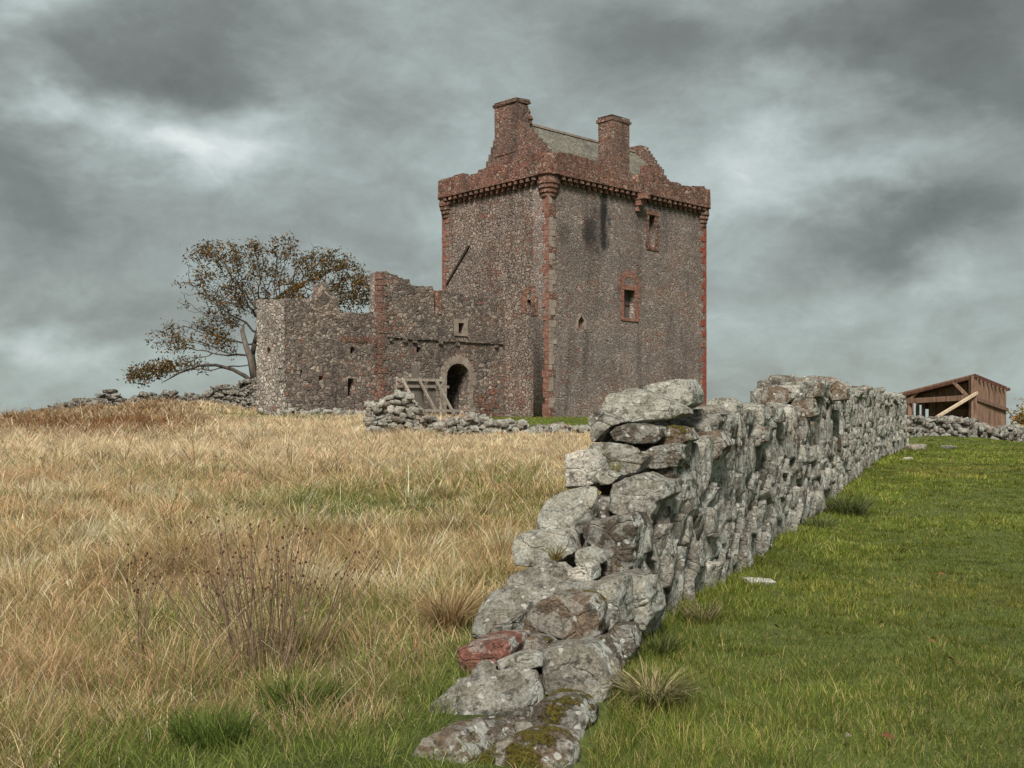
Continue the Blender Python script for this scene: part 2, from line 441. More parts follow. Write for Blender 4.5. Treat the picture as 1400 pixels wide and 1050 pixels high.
def drystone_mat():
    m, nt, b = new_mat('drystone')
    co = ND(nt, 'ShaderNodeTexCoord').outputs['Object']
    at_ = ND(nt, 'ShaderNodeAttribute', attribute_name='tint')
    tint, moss = at_.outputs['Color'], at_.outputs['Alpha']
    n1 = ND(nt, 'ShaderNodeTexNoise', {'Vector': co, 'Scale': 6.0, 'Detail': 8.0, 'Roughness': 0.65}).outputs[0]
    n2 = ND(nt, 'ShaderNodeTexNoise', {'Vector': co, 'Scale': 55.0, 'Detail': 6.0, 'Roughness': 0.78}).outputs[0]
    col = MIX(nt, 1.0, tint, RAMP(nt, n1, [(0.25, (0.45, 0.43, 0.41)), (0.5, (1, 0.98, 0.95)), (0.78, (1.55, 1.5, 1.45))]), 'MULTIPLY')
    col = MIX(nt, 1.0, col, RAMP(nt, n2, [(0.30, 0.30), (0.5, 1.0), (0.70, 1.75)]), 'MULTIPLY')
    # grey-white crust lichen in patches with crisp edges
    wv = ND(nt, 'ShaderNodeTexNoise', {'Vector': co, 'Scale': 14.0, 'Detail': 4.0})
    pw = ND(nt, 'ShaderNodeVectorMath', {0: co, 1: ND(nt, 'ShaderNodeVectorMath', {0: wv.outputs['Color'], 'Scale': 0.06}, operation='SCALE').outputs[0]}, operation='ADD').outputs[0]
    l1 = ND(nt, 'ShaderNodeTexNoise', {'Vector': pw, 'Scale': 8.5, 'Detail': 6.0, 'Roughness': 0.6}).outputs[0]
    lf = SS(nt, l1, 0.475, 0.535)
    lcol = RAMP(nt, n2, [(0.3, (0.22, 0.22, 0.195)), (0.55, (0.47, 0.475, 0.435)), (0.75, (0.72, 0.73, 0.69))])
    geo = ND(nt, 'ShaderNodeNewGeometry')
    ns = ND(nt, 'ShaderNodeSeparateXYZ', {0: geo.outputs['Normal']})
    asp = SS(nt, ns.outputs[0], 0.15, 0.7, 0.34, 0.95)          # the crust is thicker on the side that looks over the lawn
    col = MIX(nt, MA(nt, 'MULTIPLY', lf, asp), col, lcol)
    # round pale spots
    vs = ND(nt, 'ShaderNodeTexVoronoi', {'Vector': pw, 'Scale': 16.0, 'Randomness': 1.0})
    rr = ND(nt, 'ShaderNodeSeparateColor', {0: vs.outputs['Color']})
    sp = MA(nt, 'MULTIPLY', SS(nt, vs.outputs['Distance'], 0.30, 0.24), MA(nt, 'GREATER_THAN', rr.outputs[0], 0.70))
    col = MIX(nt, MA(nt, 'MULTIPLY', sp, 0.8), col, (0.50, 0.50, 0.46))
    # dark crust
    d1 = ND(nt, 'ShaderNodeTexNoise', {'Vector': pw, 'Scale': 11.0, 'Detail': 5.0, 'Roughness': 0.7, 'W': 3.0}, noise_dimensions='4D').outputs[0]
    col = MIX(nt, MA(nt, 'MULTIPLY', SS(nt, d1, 0.545, 0.61), 0.70), col, (0.045, 0.041, 0.035))
    # moss: cushions on stones that carry it, mostly on their tops
    nz = ns.outputs[2]
    mn = ND(nt, 'ShaderNodeTexNoise', {'Vector': co, 'Scale': 5.0, 'Detail': 7.0, 'Roughness': 0.65}).outputs[0]
    mm = MA(nt, 'ADD', MA(nt, 'MULTIPLY', nz, 0.10), mn)
    mm = MA(nt, 'ADD', mm, MA(nt, 'MULTIPLY', MA(nt, 'SUBTRACT', moss, 0.5), 0.5))
    mf = SS(nt, mm, 0.60, 0.66)
    mcol = RAMP(nt, n2, [(0.30, (0.022, 0.017, 0.007)), (0.44, (0.095, 0.070, 0.016)), (0.56, (0.22, 0.175, 0.028)), (0.70, (0.38, 0.32, 0.05))])
    col = MIX(nt, mf, col, mcol)
    setin(nt, b.inputs['Base Color'], col)
    n3 = ND(nt, 'ShaderNodeTexNoise', {'Vector': co, 'Scale': 22.0, 'Detail': 7.0, 'Roughness': 0.7}).outputs[0]
    h = MA(nt, 'ADD', MA(nt, 'MULTIPLY', n1, 0.05), MA(nt, 'MULTIPLY', n3, 0.03))
    h = MA(nt, 'ADD', h, MA(nt, 'MULTIPLY', n2, 0.016))
    ck = ND(nt, 'ShaderNodeTexVoronoi', {'Vector': pw, 'Scale': 5.0}, feature='DISTANCE_TO_EDGE').outputs[0]
    h = MA(nt, 'ADD', h, MA(nt, 'MULTIPLY', SS(nt, ck, 0.0, 0.05), 0.012))
    h = MA(nt, 'ADD', h, MA(nt, 'MULTIPLY', MA(nt, 'MULTIPLY', mf, n2), 0.06))
    bp = ND(nt, 'ShaderNodeBump', {'Height': h, 'Strength': 1.0, 'Distance': 1.0})
    nt.links.new(bp.outputs[0], b.inputs['Normal'])
    return m


def simple_mat(name, c1, c2, scale=4.0, stretch=(1, 1, 1), bump=0.2, rough=0.85, c3=None):
    m, nt, b = new_mat(name)
    co = ND(nt, 'ShaderNodeTexCoord').outputs['Object']
    p = ND(nt, 'ShaderNodeMapping', {'Vector': co, 'Scale': stretch}).outputs[0]
    n = ND(nt, 'ShaderNodeTexNoise', {'Vector': p, 'Scale': scale, 'Detail': 6.0, 'Roughness': 0.65}).outputs[0]
    st = [(0.3, c1), (0.7, c2)] if c3 is None else [(0.28, c1), (0.5, c2), (0.72, c3)]
    setin(nt, b.inputs['Base Color'], RAMP(nt, n, st))
    b.inputs['Roughness'].default_value = rough
    bp = ND(nt, 'ShaderNodeBump', {'Height': n, 'Strength': bump, 'Distance': 0.05})
    nt.links.new(bp.outputs[0], b.inputs['Normal'])
    return m


def leafy_mat(name, trans=0.35):
    m = bpy.data.materials.new(name); m.use_nodes = True
    nt = m.node_tree; nt.nodes.clear()
    out = nt.nodes.new('ShaderNodeOutputMaterial')
    a = ND(nt, 'ShaderNodeAttribute', attribute_name='tint').outputs['Color']
    d = ND(nt, 'ShaderNodeBsdfDiffuse', {'Color': a}); t = ND(nt, 'ShaderNodeBsdfTranslucent', {'Color': a})
    mx = ND(nt, 'ShaderNodeMixShader', {0: trans, 1: d.outputs[0], 2: t.outputs[0]})
    nt.links.new(mx.outputs[0], out.inputs[0])
    return m


def wood_mat(name, dark, mid, light):
    m, nt, b = new_mat(name)
    co = ND(nt, 'ShaderNodeTexCoord').outputs['Object']
    oi = ND(nt, 'ShaderNodeObjectInfo').outputs['Random']
    p = ND(nt, 'ShaderNodeMapping', {'Vector': co, 'Scale': (1, 1, 0.12)}).outputs[0]
    n = ND(nt, 'ShaderNodeTexNoise', {'Vector': p, 'Scale': 14.0, 'Detail': 6.0, 'Roughness': 0.7}).outputs[0]
    n2 = ND(nt, 'ShaderNodeTexNoise', {'Vector': co, 'Scale': 2.0, 'Detail': 4.0}).outputs[0]
    col = RAMP(nt, n, [(0.3, dark), (0.5, mid), (0.72, light)])
    col = MIX(nt, 1.0, col, RAMP(nt, MA(nt, 'ADD', MA(nt, 'MULTIPLY', n2, 0.5), MA(nt, 'MULTIPLY', oi, 0.5)), [(0.1, 0.65), (0.9, 1.35)]), 'MULTIPLY')
    setin(nt, b.inputs['Base Color'], col)
    bp = ND(nt, 'ShaderNodeBump', {'Height': n, 'Strength': 0.4, 'Distance': 0.02})
    nt.links.new(bp.outputs[0], b.inputs['Normal'])
    return m


M_DRY = drystone_mat()
M_CORE = simple_mat('rubble_earth', (0.020, 0.017, 0.013), (0.075, 0.06, 0.045), 14.0, bump=0.8)
M_RED = simple_mat('red_sandstone', (0.095, 0.042, 0.032), (0.20, 0.092, 0.068), 3.4, (1, 1, 1.6), 0.6, c3=(0.27, 0.21, 0.175))
M_REDB = simple_mat('bright_red_sandstone', (0.13, 0.034, 0.022), (0.29, 0.085, 0.055), 3.0, bump=0.4)
M_PALE = simple_mat('pale_dressed_stone', (0.16, 0.125, 0.105), (0.33, 0.27, 0.225), 3.0, bump=0.4)
M_ROOF = masonry('stone_slate', [(0.085, 0.078, 0.064), (0.13, 0.122, 0.098), (0.18, 0.168, 0.138)], (0.07, 0.065, 0.055), 4.0, 1.0, 0.03, stain=0.2, lichen=0.4, bump=0.3)
M_PARA = masonry('parapet_stone', [(0.085, 0.045, 0.034), (0.19, 0.080, 0.054), (0.235, 0.125, 0.092), (0.28, 0.22, 0.18)], (0.085, 0.068, 0.056), 3.6, 1.4, 0.05, red=0.6, stain=0.55, lichen=0.4)
M_CHIM = masonry('chimney_stone', [(0.084, 0.047, 0.038), (0.147, 0.074, 0.053), (0.179, 0.105, 0.084), (0.263, 0.210, 0.173)], (0.13, 0.105, 0.09), 4.6, 1.5, 0.06, red=0.5, stain=0.55, lichen=0.4)
M_WING = masonry('wing_rubble', [(0.085, 0.068, 0.060), (0.153, 0.123, 0.106), (0.216, 0.176, 0.150), (0.329, 0.278, 0.233)], (0.10, 0.083, 0.071), 3.2, 1.5, 0.06, red=0.14, stain=0.45, lichen=0.35)
M_BLOCK = masonry('block_rubble', [(0.19, 0.165, 0.142), (0.29, 0.255, 0.222), (0.38, 0.342, 0.298), (0.48, 0.445, 0.395)], (0.12, 0.10, 0.085), 2.6, 1.5, 0.06, red=0.05, stain=0.30, lichen=0.45)  # palette brightened to paint the left end as the lit face
M_WOOD = wood_mat('weathered_red_timber', (0.08, 0.043, 0.030), (0.21, 0.125, 0.088), (0.33, 0.215, 0.16))
M_WOODD = wood_mat('dark_timber', (0.03, 0.014, 0.010), (0.085, 0.038, 0.026), (0.14, 0.075, 0.05))
M_WOODG = wood_mat('grey_timber', (0.12, 0.10, 0.082), (0.25, 0.215, 0.18), (0.38, 0.335, 0.285))
M_PLANK = wood_mat('old_plank_timber', (0.06, 0.05, 0.042), (0.13, 0.11, 0.094), (0.21, 0.185, 0.16))
M_WOODP = wood_mat('pale_new_timber', (0.33, 0.24, 0.16), (0.50, 0.38, 0.27), (0.62, 0.50, 0.38))
M_BARK = simple_mat('bark', (0.025, 0.021, 0.018), (0.10, 0.085, 0.07), 6.0, (1, 1, 0.3), 0.6)
M_BARKP = simple_mat('pale_bark', (0.06, 0.05, 0.042), (0.19, 0.165, 0.135), 4.0, (1, 1, 0.3), 0.6)
M_LEAF = leafy_mat('leaf')
M_GRASS = leafy_mat('grass_blade', 0.42)
M_PANE, _nt, _b = new_mat('dull_glass')
_b.inputs['Base Color'].default_value = (0.09, 0.085, 0.08, 1); _b.inputs['Roughness'].default_value = 0.3
M_BLACK = simple_mat('near_black', (0.008, 0.009, 0.010), (0.02, 0.022, 0.025), 3.0)  # near black: painted shade of the depth behind openings; also the gate bars
M_DEAD = simple_mat('dead_stem', (0.085, 0.054, 0.035), (0.26, 0.18, 0.12), 20.0)


def ground_mat():
    m, nt, b = new_mat('turf')
    a = ND(nt, 'ShaderNodeAttribute', attribute_name='tint').outputs['Color']
    co = ND(nt, 'ShaderNodeTexCoord').outputs['Object']
    n1 = ND(nt, 'ShaderNodeTexNoise', {'Vector': co, 'Scale': 3.0, 'Detail': 8.0, 'Roughness': 0.7}).outputs[0]
    n2 = ND(nt, 'ShaderNodeTexNoise', {'Vector': co, 'Scale': 40.0, 'Detail': 4.0, 'Roughness': 0.7}).outputs[0]
    col = MIX(nt, 1.0, a, RAMP(nt, n1, [(0.3, 0.6), (0.7, 1.35)]), 'MULTIPLY')
    col = MIX(nt, 1.0, col, RAMP(nt, n2, [(0.3, 0.55), (0.7, 1.4)]), 'MULTIPLY')
    setin(nt, b.inputs['Base Color'], col)
    bp = ND(nt, 'ShaderNodeBump', {'Height': n2, 'Strength': 0.6, 'Distance': 0.05})
    nt.links.new(bp.outputs[0], b.inputs['Normal'])
    return m


M_GROUND = ground_mat()

# ------------------------------------------------------------------ castle frame
P0 = (2.0, 58.0); CA, SA = 0.731, 0.682; BASE = 1.50
CROT = math.atan2(SA, CA)


def fuv(px, py, v=0.0):
    """the point of the castle's front plane y = v (castle frame) that the photograph shows at px, py: (u, z)"""
    k = (px - CX) / F
    u = (k * (P0[1] + CA * v) - P0[0] + SA * v) / (CA - k * SA)
    Y = P0[1] + SA * u + CA * v
    return u, EYE + (HY - py) / F * Y - BASE


def lvz(px, py, u=0.0):
    """same for a plane x = u of the castle frame: (v, z)"""
    k = (px - CX) / F
    v = (P0[0] + CA * u - k * (P0[1] + SA * u)) / (SA + k * CA)
    Y = P0[1] + SA * u + CA * v
    return v, EYE + (HY - py) / F * Y - BASE


def cas(u, v, z=0.0):
    return Vector((P0[0] + CA * u - SA * v, P0[1] + SA * u + CA * v, BASE + z))


_NT, NTS = None, None
# ------------------------------------------------------------------ the ground sheet
def left_mask(X, Y):
    d = (X - wall_x(Y)) * 0.91
    return d < -0.35


def castle_green(X, Y):
    """short turf between the low dyke and the tower"""
    px = CX + F * X / np.maximum(Y, 1)
    return sstep(px, 610, 660) * sstep(Y, 35.5, 37.0)


def green_prob(X, Y):
    """how green the rough field is"""
    n = fbm2(X, Y, 0.5, 21, 3); n2 = fbm2(X, Y, 0.16, 33, 2)
    d = (wall_x(Y) - X) * 0.91
    near = sstep(Y + 0.45 * n, 6.0, 5.0) * sstep(X + 0.5 * n, -2.9, -1.5)
    strip = sstep(d + 0.3 * n, 1.7, 0.8) * sstep(Y, 9.5, 7.0)
    mid = 0.44 * sstep(n + 0.5 * n2, 0.0, 0.5) * sstep(Y, 26, 15)
    blob = 0.6 * np.exp(-((X + 2.2) / 1.7) ** 2 - ((Y - 15.5) / 2.6) ** 2) + 0.5 * np.exp(-((X - 0.9) / 1.0) ** 2 - ((Y - 15) / 2.5) ** 2)
    foot = 0.7 * np.exp(-((X + 11.5) / 2.5) ** 2 - ((Y - 49.5) / 2.5) ** 2)
    return np.clip(np.maximum.reduce([near, strip, mid, blob, foot]) + 0.035, 0, 1)


def rusty(X, Y):
    px = CX + F * X / np.maximum(Y, 1)
    return sstep(px, 330, 180) * sstep(Y, 29, 36) * np.clip(0.75 + 0.6 * fbm2(X, Y, 0.25, 44, 2), 0, 1)


def build_ground():
    xs = np.concatenate([-np.geomspace(4000, 36, 26), np.arange(-34, 34.01, 0.34), np.geomspace(36, 4000, 26)])
    ys = np.concatenate([-np.geomspace(1500, 6, 14), np.arange(-4, 84.01, 0.34), np.geomspace(86, 5000, 30)])
    X, Y = np.meshgrid(xs, ys); Z = gz(X, Y)
    V = np.stack([X.ravel(), Y.ravel(), Z.ravel()], 1)
    nx, ny = len(xs), len(ys)
    i = np.arange(nx - 1)[None, :] + nx * np.arange(ny - 1)[:, None]
    f = np.stack([i, i + 1, i + nx + 1, i + nx], -1).reshape(-1, 4)
    L = left_mask(X, Y).ravel()
    g = green_prob(X, Y).ravel(); ru = rusty(X, Y).ravel(); cg = castle_green(X, Y).ravel()
    c = np.where(L[:, None], np.array([0.20, 0.14, 0.065]), np.array([0.085, 0.105, 0.026]))
    gr = np.array([0.06, 0.075, 0.018])
    k = np.where(L, g, 0)[:, None]; c = c * (1 - k) + gr * k
    k = np.where(L, ru, 0)[:, None]; c = c * (1 - k) + np.array([0.10, 0.05, 0.022]) * k
    k = np.where(L, cg, 0)[:, None]; c = c * (1 - k) + np.array([0.075, 0.10, 0.02]) * k
    me = mesh_np('ground', V, faces4=f, color=c)
    o = link('ground', me, M_GROUND, None, True)
    tag(o, 'sloping ground of rough pasture and lawn below the castle', 'ground', kind='structure')


build_ground()

# ------------------------------------------------------------------ grass
def blades(X, Y, H, Wd, lean_dir, lean, col, curl=0.5, Z=None, bend_z=0.0):
    n = len(X)
    if Z is None: Z = gz(X, Y)
    ld = np.stack([np.cos(lean_dir), np.sin(lean_dir)], 1)
    fa = rng.uniform(0, 2 * np.pi, n)
    wd = np.stack([np.cos(fa), np.sin(fa)], 1)
    ts = np.array([0.0, 0.4, 0.75, 1.0]); ws = np.array([1.0, 0.85, 0.55, 0.0])
    V = np.zeros((n, 7, 3), np.float32)
    for i, (t, w) in enumerate(zip(ts, ws)):
        out = H * lean * (t * (1 - curl) + curl * t * t)
        up = H * t * np.sqrt(np.clip(1 - (lean * 0.75 * t) ** 2, 0.06, 1)) - 0.006
        cx = X + ld[:, 0] * out; cy = Y + ld[:, 1] * out; cz = Z + up
        if i < 3:
            V[:, 2 * i, 0] = cx - wd[:, 0] * Wd * w / 2; V[:, 2 * i, 1] = cy - wd[:, 1] * Wd * w / 2; V[:, 2 * i, 2] = cz
            V[:, 2 * i + 1, 0] = cx + wd[:, 0] * Wd * w / 2; V[:, 2 * i + 1, 1] = cy + wd[:, 1] * Wd * w / 2; V[:, 2 * i + 1, 2] = cz
        else:
            V[:, 6, 0] = cx; V[:, 6, 1] = cy; V[:, 6, 2] = cz
    b = (np.arange(n) * 7)[:, None]
    f4 = np.concatenate([b + np.array([[0, 1, 3, 2]]), b + np.array([[2, 3, 5, 4]])])
    f3 = b + np.array([[4, 5, 6]])
    C = np.repeat(col, 7, axis=0)
    return V.reshape(-1, 3), f4, f3, C


def sample_wedge(n, y0, y1, kmin, kmax, p, ml=0.0, mr=0.0):
    """points over the viewed ground, thinning with distance as Y**-p per area"""
    u = rng.uniform(0, 1, n); q = 2 - p
    Y = (y0 ** q + u * (y1 ** q - y0 ** q)) ** (1 / q) if abs(q) > 1e-3 else y0 * (y1 / y0) ** u
    X = kmin * Y - ml + rng.uniform(0, 1, n) * ((kmax - kmin) * Y + ml + mr)
    return X, Y


def clump(X, Y, frac, rad, per):
    """moves a share of the points together into tufts; returns offsets for the lean"""
    n = len(X); m = int(n * frac); k = max(1, m // per)
    ids = rng.integers(0, k, m)
    cx, cy = X[:k].copy(), Y[:k].copy()
    a = rng.uniform(0, 2 * np.pi, m); r = rad * np.sqrt(rng.uniform(0, 1, m)) * (0.5 + rng.uniform(0, 1, k)[ids])
    X[:m] = cx[ids] + r * np.cos(a); Y[:m] = cy[ids] + r * np.sin(a)
    tuft = np.full(n, -1); tuft[:m] = ids
    return X, Y, a, m, tuft, k


STRAW = np.array([[0.50, 0.355, 0.185], [0.58, 0.45, 0.27], [0.40, 0.27, 0.125], [0.30, 0.185, 0.085], [0.50, 0.31, 0.165], [0.44, 0.36, 0.17]])
GREEN = np.array([[0.115, 0.155, 0.032], [0.17, 0.215, 0.05], [0.075, 0.105, 0.022], [0.23, 0.245, 0.075]])


def pick(P, n, pr=None):
    c = P[rng.choice(len(P), n, p=pr)]
    return c * rng.uniform(0.72, 1.28, (n, 1))


def keep_off(X, Y):
    """False where walls and the castle stand"""
    d = (X - wall_x(Y)) * 0.91
    ok = ~((d > -0.75) & (d < -0.02) & (Y > 5.3) & (Y < 32.6))
    dx, dy = X - P0[0], Y - P0[1]
    u = CA * dx + SA * dy; v = -SA * dx + CA * dy
    ok &= ~((u > -0.1) & (u < 14.4) & (v > -0.1) & (v < 9.4))
    ok &= ~((u > -14.5) & (u < 0) & (v > 3.5) & (v < 6.6))
    return ok


def build_rough():
    N = 980000
    X, Y = sample_wedge(N, 4.0, 62, -0.56, 0.40, 1.45, 3.2, 0.0)
    X, Y, a, m, tuft, k = clump(X, Y, 0.60, 0.20, 85)
    d = (wall_x(Y) - X) * 0.91
    ok = (d > 0.15) & keep_off(X, Y)
    cg = castle_green(X, Y); ok &= (cg < 0.5)
    # sparser in the last metres before the feet
    lean_dir = rng.normal(R(150), 1.7, N) + 2.6 * fbm2(X, Y, 0.8, 81, 2); lean = np.clip(rng.normal(0.72, 0.30, N), 0.05, 1.25)
    lean_dir[:m] = a + rng.normal(0, 0.5, m); lean[:m] = np.clip(rng.normal(0.66, 0.24, m), 0.05, 1.2)
    g = green_prob(X, Y); ru = rusty(X, Y)
    # whole tufts are greener or browner
    tv = rng.uniform(-0.22, 0.22, k); tg = np.where(tuft >= 0, tv[np.clip(tuft, 0, None)], 0)
    isg = rng.uniform(0, 1, N) < np.clip(g + np.where(g > 0.15, tg, 0), 0, 1)
    isr = rng.uniform(0, 1, N) < ru
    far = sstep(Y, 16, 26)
    # patches a stride or two wide differ in hue: straw, pale, tan, pinkish, brown thatch
    pa = fbm2(X, Y, 1.3, 71, 3); pb = fbm2(X, Y, 0.45, 74, 3); pc = fbm2(X, Y, 2.6, 77, 2)
    col = pick(STRAW, N)
    mixin = lambda m, c: np.where((rng.uniform(0, 1, N) < m)[:, None], np.array(c) * rng.uniform(0.75, 1.25, (N, 1)), col)
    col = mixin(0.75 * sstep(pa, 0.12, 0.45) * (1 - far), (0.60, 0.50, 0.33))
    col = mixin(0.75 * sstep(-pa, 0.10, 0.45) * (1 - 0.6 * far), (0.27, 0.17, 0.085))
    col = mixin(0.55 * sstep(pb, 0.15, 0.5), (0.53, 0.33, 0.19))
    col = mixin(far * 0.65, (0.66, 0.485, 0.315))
    col = mixin(0.10, (0.62, 0.50, 0.33))
    col = np.minimum(col * np.array([1.22, 1.26, 1.36]), 0.78)
    tb = rng.uniform(0.60, 1.25, k); col = col * np.where(tuft >= 0, tb[np.clip(tuft, 0, None)], 1.0)[:, None]
    col = mixin(0.10 * sstep(Y, 26, 14), (0.27, 0.28, 0.115))
    colg = pick(GREEN, N) * 1.15; colr = pick(np.array([[0.22, 0.10, 0.045], [0.30, 0.16, 0.07], [0.13, 0.065, 0.035], [0.36, 0.22, 0.10]]), N)
    col = np.where(isr[:, None], colr, np.where(isg[:, None], colg, col))
    H = np.clip(rng.normal(0.185, 0.065, N), 0.05, 0.5) * np.where(tuft >= 0, rng.uniform(0.7, 1.5, k)[np.clip(tuft, 0, None)], 0.72) * (1 + 0.75 * pc + 0.35 * pb) * (1 - 0.45 * g) * (1 + 0.4 * ru)
    H = np.clip(H, 0.05, 0.6)
    tall = rng.uniform(0, 1, N) < 0.025; H = np.where(tall, H * 1.9, H)
    H *= np.interp(Y, [0, 6, 9, 30, 60], [0.75, 0.9, 1.0, 1.05, 1.05])
    near_wall = sstep(d, 0.9, 0.2) * sstep(Y, 12, 9); H *= 1 - 0.4 * near_wall
    lean = np.clip(lean + 0.45 * np.abs(pc), 0.05, 1.3)
    Wd = np.maximum(0.0030, 0.00052 * Y) * rng.uniform(0.6, 1.5, N)
    gap = vnoise(np.stack([X * 2.1, Y * 2.1, np.full(N, 5.5)], -1)) + 0.5 * pc
    ok &= ~((gap < -0.42) & (rng.uniform(0, 1, N) < 0.8) & (Y < 22))          # trampled gaps between the tussocks
    H *= 1 - 0.45 * sstep(X / np.maximum(Y, 1), -0.09, -0.05) * sstep(Y, 27, 31)
    H = np.where((d < 1.25) & (Y < 5.5), H * 0.6, H)
    s = ok
    V, f4, f3, C = blades(X[s], Y[s], H[s], Wd[s], lean_dir[s], lean[s], col[s])
    o = link('dry_grass', mesh_np('dry_grass', V, f4, f3, C), M_GRASS)
    tag(o, 'long straw coloured rough grass with green patches covering the hillside field', 'grass', kind='stuff')


def build_lawn():
    N = 740000
    X, Y = sample_wedge(N, 4.2, 48, 0.02, 0.56, 1.55, 0.3, 2.8)
    X, Y, a, m, tuft, k = clump(X, Y, 0.45, 0.13, 45)
    d = (X - wall_x(Y)) * 0.91
    ok = (d > -0.06) & keep_off(X, Y)
    # turf inside the dyke, before the tower
    M = 60000
    X2 = rng.uniform(-6, 12, M); Y2 = rng.uniform(35.5, 62, M); c2 = castle_green(X2, Y2)
    ok2 = (c2 > 0.5) & keep_off(X2, Y2) & ((wall_x(Y2) - X2) > 0.5)
    X = np.concatenate([X, X2]); Y = np.concatenate([Y, Y2]); ok = np.concatenate([ok, ok2]); n = len(X)
    tuft = np.concatenate([tuft, np.full(M, -1)])
    lean_dir = rng.uniform(0, 2 * np.pi, n); lean = np.clip(rng.normal(0.6, 0.3, n), 0.05, 1.2)
    lean_dir[:m] = a + rng.normal(0, 0.6, m)
    pn = fbm2(X, Y, 0.8, 61, 3); pn2 = fbm2(X, Y, 0.22, 64, 2)
    col = pick(GREEN, n, [0.42, 0.22, 0.26, 0.10])
    yel = np.array([0.27, 0.25, 0.075]) * rng.uniform(0.7, 1.2, (n, 1))
    col = np.where((rng.uniform(0, 1, n) < np.clip(0.06 + 0.55 * sstep(pn2 + 0.4 * pn, 0.15, 0.7), 0, 0.6))[:, None], yel, col)
    br = np.array([0.40, 0.33, 0.17]) * rng.uniform(0.7, 1.2, (n, 1))
    pbr = np.clip(0.06 + 0.12 * sstep(Y, 9, 5.5), 0, 1)
    col = np.where((rng.uniform(0, 1, n) < pbr)[:, None], br, col)
    col = col * (0.90 + 0.50 * pn[:, None]) * np.array([1.07, 1.03, 0.88])
    brt = rng.uniform(0.5, 1.4, k); col = col * np.where(tuft >= 0, brt[np.clip(tuft, 0, None)], 1.0)[:, None]
    H = np.clip(rng.normal(0.040, 0.014, n), 0.016, 0.085) * np.clip(1 + 0.9 * pn, 0.7, 2) * np.where(tuft >= 0, rng.uniform(0.75, 1.45, k)[np.clip(tuft, 0, None)], 0.85)
    dw = (X - wall_x(Y)) * 0.91
    col = col * (1 + 0.22 * sstep(Y, 7, 14))[:, None]
    H *= 1 + 0.8 * sstep(dw, 0.6, 0.1) * (Y < 33)
    Wd = np.maximum(0.0024, 0.00055 * Y) * rng.uniform(0.7, 1.3, n)
    s = ok
    V, f4, f3, C = blades(X[s], Y[s], H[s], Wd[s], lean_dir[s], lean[s], col[s])
    o = link('lawn_grass', mesh_np('lawn_grass', V, f4, f3, C), M_GRASS)
    tag(o, 'short green turf beside the drystone wall and before the tower', 'grass', kind='stuff')


build_rough()
build_lawn()

# ------------------------------------------------------------------ stones
_TPL = {}


def cube_tpl(n):
    if n in _TPL: return _TPL[n]
    bm = bmesh.new()
    bmesh.ops.create_cube(bm, size=2.0)
    if n > 1: bmesh.ops.subdivide_edges(bm, edges=bm.edges, cuts=n - 1, use_grid_fill=True)
    bm.verts.ensure_lookup_table()
    V = np.array([v.co for v in bm.verts]); Fq = np.array([[v.index for v in f.verts] for f in bm.faces])
    bm.free(); _TPL[n] = (V, Fq)
    return V, Fq


def stone_geo(size, rot=(0, 0, 0), loc=(0, 0, 0), n=5, rough=0.05, warp=0.17, rnd=0.12, cuts=4, seed=None):
    """one field stone: warped, chipped and rounded block; returns vertices and quads"""
    r = np.random.default_rng(int(rng.integers(1 << 30)) if seed is None else seed)
    V, Fq = cube_tpl(n); p = V.copy()
    p = p * (1 - 0.0)                                   # corners rounded by pulling them towards a superellipsoid
    e = 7.0
    q = p / (np.abs(p) ** e).sum(1, keepdims=True) ** (1 / e)
    p = p * (1 - rnd) + q * rnd * 0.98
    sp = p / np.linalg.norm(p, axis=1, keepdims=True)
    p = p * (1 - rnd * 0.35) + sp * rnd * 0.35 * 1.15
    C = r.uniform(-warp, warp, (2, 2, 2, 3))
    t = (p + 1) / 2; d = 0
    for i in (0, 1):
        for j in (0, 1):
            for k in (0, 1):
                w = (t[:, 0] if i else 1 - t[:, 0]) * (t[:, 1] if j else 1 - t[:, 1]) * (t[:, 2] if k else 1 - t[:, 2])
                d = d + w[:, None] * C[i, j, k]
    p = p + d * 2
    for _ in range(cuts):
        nrm = r.normal(size=3); nrm /= np.linalg.norm(nrm)
        h = r.uniform(0.72, 1.05) * (np.abs(nrm).sum()) * 0.80
        ex = np.clip(p @ nrm - h, 0, None); p = p - ex[:, None] * nrm * 0.92
    s = np.asarray(size) / 2.0
    p = p * s
    if rough:
        o = r.uniform(-50, 50, 3); m = float(np.min(np.asarray(size)))
        for fr, am in ((1.6 / m, 0.6), (4.0 / m, 0.3), (9.0 / m, 0.16)):
            if n < 8 and fr * m > 5: break
            p = p + np.stack([vnoise(p * fr + o + 31 * a) for a in range(3)], 1) * rough * am * m
    E = np.array(Euler(rot).to_matrix())
    return p @ E.T + np.asarray(loc), Fq


class Stones:
    def __init__(self): self.V, self.F, self.C, self.n = [], [], [], 0

    def add(self, geo, tint, moss=0.2):
        v, f = geo
        self.V.append(v); self.F.append(f + self.n); self.n += len(v)
        c = np.empty((len(v), 4)); c[:, :3] = tint; c[:, 3] = moss; self.C.append(c)

    def mesh(self, name):
        return mesh_np(name, np.concatenate(self.V), faces4=np.concatenate(self.F), color=np.concatenate(self.C))

    def build(self, name, parent=None):
        return link(name, self.mesh(name), M_DRY, parent, True)


TINTS = np.array([[0.175, 0.155, 0.130], [0.21, 0.195, 0.168], [0.135, 0.112, 0.092], [0.25, 0.235, 0.205], [0.18, 0.13, 0.10], [0.30, 0.285, 0.25]])


def tint(pr=None):
    return TINTS[rng.choice(len(TINTS), p=pr)] * rng.uniform(0.8, 1.2)


def resample(path):
    P = np.asarray(path, float); s = np.concatenate([[0], np.cumsum(np.hypot(*np.diff(P[:, :2], axis=0).T))])
    return P, s


